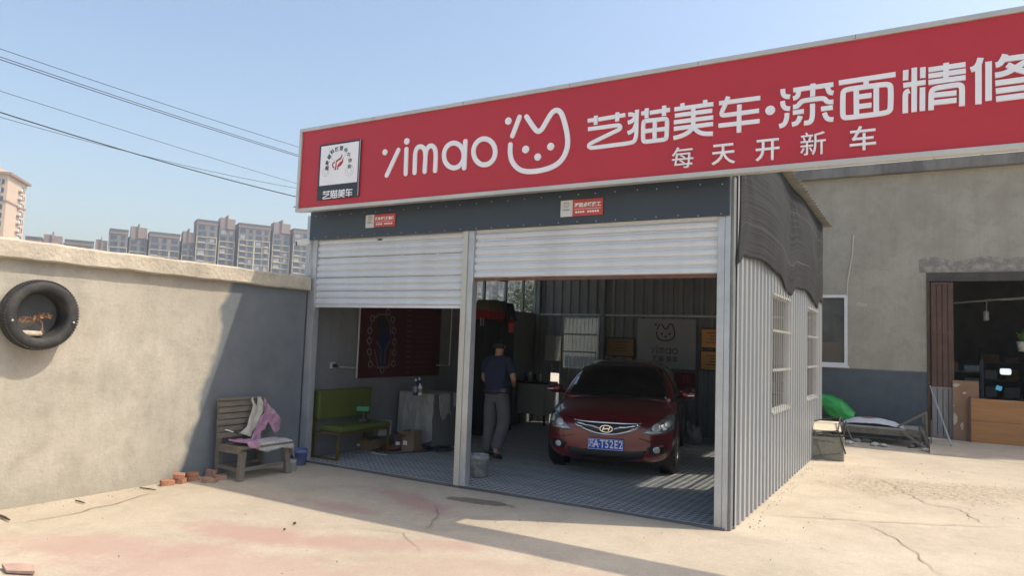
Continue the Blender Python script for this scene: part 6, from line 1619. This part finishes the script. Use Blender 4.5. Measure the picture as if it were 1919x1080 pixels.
for s in (-1, 1):
    L_, R_ = stroke_quads(smooth_line([(s * .62, .20), (s * .70, .5), (s * .71, .85), (s * .66, 1.0)], 1), .007); projpatch('bonnet_line', [tuple(p) for p in L_] + [tuple(p) for p in reversed(R_)], shut, body, 't', bv_body, .001, .06, 1, .004)
    for y in (1.25, 2.28, 3.1): projpatch('door_line', [(y, .30), (y + .007, .30), (y + .027, .90), (y + .02, .90)], shut, body, 's', bv_body, .001, .1, s, .004)
    projpatch('sill_line', [(1.2, .29), (3.05, .29), (3.05, .302), (1.2, .302)], shut, body, 's', bv_body, .001, .2, s, .004)
    for y in (2.05, 3.0): MB().box((s * .845, y, .82), (s * .872, y + .17, .85)).build('door_handle', car_paint, body, bev=.01)
    # mirrors
    mb = MB()
    def mirf(u, v):
        th = u * 2 * math.pi; ph = v * math.pi; p = Vector((math.sin(ph) * math.cos(th), math.sin(ph) * math.sin(th), math.cos(ph)))
        return (s * (.955 + .115 * p.x), 1.36 + .075 * p.y + .02 * p.x, .99 + .068 * p.z * (1 - .2 * p.x))
    mb.grid(mirf, 20, 12); mo = mb.build('wing_mirror', car_paint, cabin, smooth=True, merge=True)
    MB().tube([(s * .80, 1.38, .945), (s * .87, 1.37, .962)], .024, 8).build('mirror_stalk', blackp, mo)
    MB().box((s * .935 - .085, 1.432, .945), (s * .935 + .085, 1.437, 1.03)).build('mirror_glass', chrome, mo, bev=.0)
    fl_ = MB().box((s * 1.0 - .05, 1.278, .975), (s * 1.0 + .04, 1.286, .992)).build('repeater', lampg, mo, bev=.003)
# number plate
pl = MB().box((-.22, yf - .042, .345), (.22, yf - .034, .485)).build('number_plate', mat('plate_blue', (0.006, 0.08, 0.52), 0.5), body, bev=.003)
mb = MB(); pr3 = lambda u, v, d: Vector((u, yf - .042 - d, v)); ribbon(mb, [(-.212, .353), (.212, .353), (.212, .477), (-.212, .477)], .004, pr3, .0008, True); mb.build('plate_border', sign_white, pl)
text('plate_lettering', '苏', .105, sign_white, pl, (-.175, yf - .0435, .416), (1, 0, 0), (0, 0, 1), .0003, .001, .75)
text('plate_lettering', 'A', .135, sign_white, pl, (-.118, yf - .0435, .415), (1, 0, 0), (0, 0, 1), .003, .001, .72); mb = MB(); disc(mb, (-.078, .415), .007, pr3, .001, 10); mb.build('plate_lettering', sign_white, pl)
for i, ch_ in enumerate('T52E2'): text('plate_lettering', ch_, .135, sign_white, pl, (-.040 + i * .0565, yf - .0435, .415), (1, 0, 0), (0, 0, 1), .003, .001, .72)
# wheels
alloy = mat('alloy', (0.42, 0.42, 0.42), 0.3, 0.8, 0.1, 5)
for y in (.83, 3.40):
    for s in (-1, 1):
        wh = bpy.data.objects.new('wheel', None); COL.objects.link(wh); wh.parent = car; wh.location = (s * .755, y, .311); wh.empty_display_size = .1
        if y < 1: wh.rotation_euler = (0, 0, R(-2))
        MB().lathe([(.205, -.085), (.235, -.093), (.285, -.09), (.304, -.07), (.311, -.04), (.311, .04), (.304, .07), (.285, .09), (.235, .093), (.205, .085), (.205, -.085)], 40, axis='x', cap=False).build('tyre', rubber, wh, smooth=True, merge=True)
        rim = MB().lathe([(.205, -.08), (.195, -.05), (.19, .05), (.205, .08)], 32, axis='x', cap=False).build('rim', alloy, wh, smooth=True)
        MB().lathe([(.05, s * .05), (.05, s * .072), (.03, s * .078)], 16, axis='x').build('hub', alloy, rim)
        for k in range(10): a = 2 * math.pi * k / 10; MB().bar((s * .06, .045 * math.cos(a), .045 * math.sin(a)), (s * .066, .196 * math.cos(a + .08), .196 * math.sin(a + .08)), .03, .018, (1, 0, 0)).build('spoke', alloy, rim)
        MB().lathe([(.0, s * -.02), (.188, s * -.02)], 24, axis='x', cap=False).build('brake_disc', steel_d, rim)
for y in (.83, 3.40):
    for s in (-1, 1): MB().lathe([(.349, s * .63), (.349, s * .80)], 32, (0, y, .315), 'x', cap=False).build('arch_liner', blackp, body)
for s in (-1, 1):
    tp_ = [(.52, .78), (.70, .76), (.76, .88), (.60, .93), (.52, .92)]
    v, f = gridpoly(tp_ if s == 1 else mir(tp_), .05); mb = MB()
    for a_, b_ in v:
        h = bv_body.ray_cast(Vector((a_, 7, b_)), Vector((0, -1, 0)))[0]; mb.v.append((h if h else Vector((a_, 4.3, b_))) + Vector((0, .004, 0)))
    mb.f = f; mb.build('tail_lamp', mat('tail_red', (0.25, 0.01, 0.01), 0.2, coat=1.0), body, smooth=True)

# ------------------------------------------------------------------ person walking into the shed
def skinned(name, verts, edges, radii, m, parent, root=0, lv=2, flat=None):
    me = bpy.data.meshes.new(name); me.from_pydata([Vector(v) for v in verts], edges, []); o = link(name, me)
    o.modifiers.new('skin', 'SKIN'); sv = me.skin_vertices[0].data
    for i, r_ in enumerate(radii): sv[i].radius = r_ if isinstance(r_, tuple) else (r_, r_); sv[i].use_root = (i == root)
    s_ = o.modifiers.new('sub', 'SUBSURF'); s_.levels = lv; s_.render_levels = lv
    me2 = evalmesh(o); bpy.data.objects.remove(o)
    for p in me2.polygons: p.use_smooth = True
    me2.materials.clear(); me2.materials.append(m)
    return link(name, me2, parent)
skin = mat('skin', (0.32, 0.19, 0.125), 0.55, 0, 0.06, 12); navy = mat('navy_cotton', (0.018, 0.024, 0.055), 0.9, 0, 0.15, 8, 0.3, 60); trou = mat('grey_trousers', (0.105, 0.10, 0.108), 0.9, 0, 0.12, 8, 0.3, 50); hairm = mat('black_hair', (0.012, 0.011, 0.010), 0.6, 0, 0.3, 40, 0.5, 120); shoe = mat('dark_shoe', (0.02, 0.02, 0.022), 0.6)
pp = gz(922, 866)
man = thing('person', 'person in a navy T-shirt and grey trousers walking away into the shed', 'person', (pp.x, pp.y + .05, Zf), R(4))
J = {'pel': (0, 0, .92), 'waist': (0, .01, 1.05), 'chest': (0, .03, 1.25), 'neckb': (0, .03, 1.41), 'neck': (0, .045, 1.48), 'head': (0, .06, 1.56), 'crown': (0, .07, 1.66),
     'shL': (-.165, .03, 1.375), 'elL': (-.235, .03, 1.11), 'wrL': (-.17, .22, 1.00), 'hdL': (-.15, .27, 1.0),
     'shR': (.165, .03, 1.375), 'elR': (.265, .0, 1.12), 'wrR': (.17, .20, 1.02), 'hdR': (.13, .26, 1.04),
     'hpL': (-.09, 0, .88), 'knL': (-.105, .05, .49), 'anL': (-.12, .02, .09), 'toL': (-.13, .17, .035),
     'hpR': (.09, 0, .88), 'knR': (.11, .06, .50), 'anR': (.13, -.22, .15), 'toR': (.14, -.10, .035)}
RAD = {'pel': (.165, .125), 'waist': (.155, .115), 'chest': (.165, .115), 'neckb': (.085, .075), 'neck': .052, 'head': (.073, .088), 'crown': (.060, .070), 'shL': .055, 'elL': .040, 'wrL': .029, 'hdL': .026, 'shR': .055, 'elR': .040, 'wrR': .029, 'hdR': .026,
       'hpL': .098, 'knL': .064, 'anL': .040, 'toL': .030, 'hpR': .098, 'knR': .064, 'anR': .040, 'toR': .030}
def part_(name, keys, edges, m, grow=0.0, over=None):
    idx = {k: i for i, k in enumerate(keys)}; rr = []
    for k in keys:
        r_ = (over or {}).get(k, RAD[k]); rr.append((r_[0] + grow, r_[1] + grow) if isinstance(r_, tuple) else r_ + grow)
    return skinned(name, [J[k] for k in keys], [(idx[a], idx[b]) for a, b in edges], rr, m, man)
allk = list(J)
part_('body', allk, [('pel', 'waist'), ('waist', 'chest'), ('chest', 'neckb'), ('neckb', 'neck'), ('neck', 'head'), ('head', 'crown'), ('chest', 'shL'), ('shL', 'elL'), ('elL', 'wrL'), ('wrL', 'hdL'), ('chest', 'shR'), ('shR', 'elR'), ('elR', 'wrR'), ('wrR', 'hdR'),
      ('pel', 'hpL'), ('hpL', 'knL'), ('knL', 'anL'), ('anL', 'toL'), ('pel', 'hpR'), ('hpR', 'knR'), ('knR', 'anR'), ('anR', 'toR')], skin)
J['hem'] = (0, .0, .93); RAD['hem'] = (.168, .128); J['slL'] = (-.215, .03, 1.17); J['slR'] = (.24, .01, 1.18); RAD['slL'] = RAD['slR'] = .060
part_('t_shirt', ['waist', 'hem', 'chest', 'neckb', 'shL', 'slL', 'shR', 'slR'], [('hem', 'waist'), ('waist', 'chest'), ('chest', 'neckb'), ('chest', 'shL'), ('shL', 'slL'), ('chest', 'shR'), ('shR', 'slR')], navy, .022)
J['cuL'] = (-.12, .015, .07); J['cuR'] = (.13, -.22, .15); RAD['cuL'] = RAD['cuR'] = .066
part_('trousers', ['pel', 'hpL', 'knL', 'cuL', 'hpR', 'knR', 'cuR', 'waist'], [('waist', 'pel'), ('pel', 'hpL'), ('hpL', 'knL'), ('knL', 'cuL'), ('pel', 'hpR'), ('hpR', 'knR'), ('knR', 'cuR')], trou, .020, {'knL': .080, 'knR': .080, 'waist': (.150, .112)})
J['ha'] = (0, .035, 1.51); J['hb'] = (0, .06, 1.66); RAD['ha'] = (.098, .092); RAD['hb'] = (.098, .108)
part_('hair', ['ha', 'hb'], [('ha', 'hb')], hairm, .006)
for s in ('L', 'R'):
    a = Vector(J['an' + s]); b = Vector(J['to' + s])
    h0 = a + Vector((0, -.045, -.045)) if s == 'L' else a + Vector((0, -.03, -.06))
    skinned('shoe', [h0, (a + b) / 2 + Vector((0, 0, -.015)), b + Vector((0, .04, .0))], [(0, 1), (1, 2)], [(.042, .038), (.045, .035), (.042, .026)], shoe, man)
mb = MB(); mb.lathe([(.186, .93), (.186, .965)], 24, (0, .0, 0), cap=False); o = mb.build('belt', black_m, man); o.scale = (1, .78, 1)
# fingers on each forearm, ears
for s, sg_ in (('L', -1), ('R', 1)):
    h = Vector(J['hd' + s]); w = Vector(J['wr' + s]); d = (h - w).normalized(); sd2 = d.cross(Vector((0, 0, 1))).normalized(); up2 = sd2.cross(d)
    for k, (o2, l) in enumerate(((-.028, .07), (-.010, .08), (.009, .075), (.026, .06))):
        p0 = h + sd2 * o2 * .9; skinned('finger', [p0, p0 + d * l * .5 - up2 * .006, p0 + d * l * .85 - up2 * .030], [(0, 1), (1, 2)], [.0095, .009, .0075], skin, man, lv=1)
    p0 = (h + w) / 2 - sd2 * sg_ * .02; skinned('thumb', [p0, p0 - sd2 * sg_ * .03 + d * .03, p0 - sd2 * sg_ * .03 + d * .06], [(0, 1), (1, 2)], [.011, .010, .008], skin, man, lv=1)
    skinned('ear', [(sg_ * .080, .055, 1.555), (sg_ * .086, .048, 1.59)], [(0, 1)], [(.010, .018), (.010, .020)], skin, man, lv=1)
skinned('nose', [(0, .135, 1.585), (0, .152, 1.555)], [(0, 1)], [.010, .014], skin, man, lv=1)
for sg_ in (-1, 1): mb = MB(); mb.lathe([(.002, -.008), (.010, 0), (.002, .008)], 10, (sg_ * .03, .138, 1.60), 'y'); mb.build('eye', white_m, man)
mb = MB(); mb.box((-.022, .140, 1.525), (.022, .146, 1.531)); mb.build('mouth', mat('lip', (0.3, 0.12, 0.1), 0.6), man)

# ------------------------------------------------------------------ hazy summer air
hm = bpy.data.materials.new('haze'); hm.use_nodes = True
hn = hm.node_tree; hn.nodes.remove(hn.nodes['Principled BSDF'])
pv_ = hn.nodes.new('ShaderNodeVolumePrincipled'); pv_.inputs['Color'].default_value = (0.86, 0.92, 1.0, 1); pv_.inputs['Density'].default_value = 0.0006; pv_.inputs['Anisotropy'].default_value = 0.1
hn.links.new(pv_.outputs[0], hn.nodes['Material Output'].inputs['Volume'])
hz_ = MB().box((-1000, -600, -1.0), (1000, 1500, 85)).build('haze', hm); hz_['kind'] = 'stuff'; hz_['label'] = 'thin pale haze over the yard and the distant blocks'; hz_['category'] = 'haze'
hz_.display_type = 'WIRE'
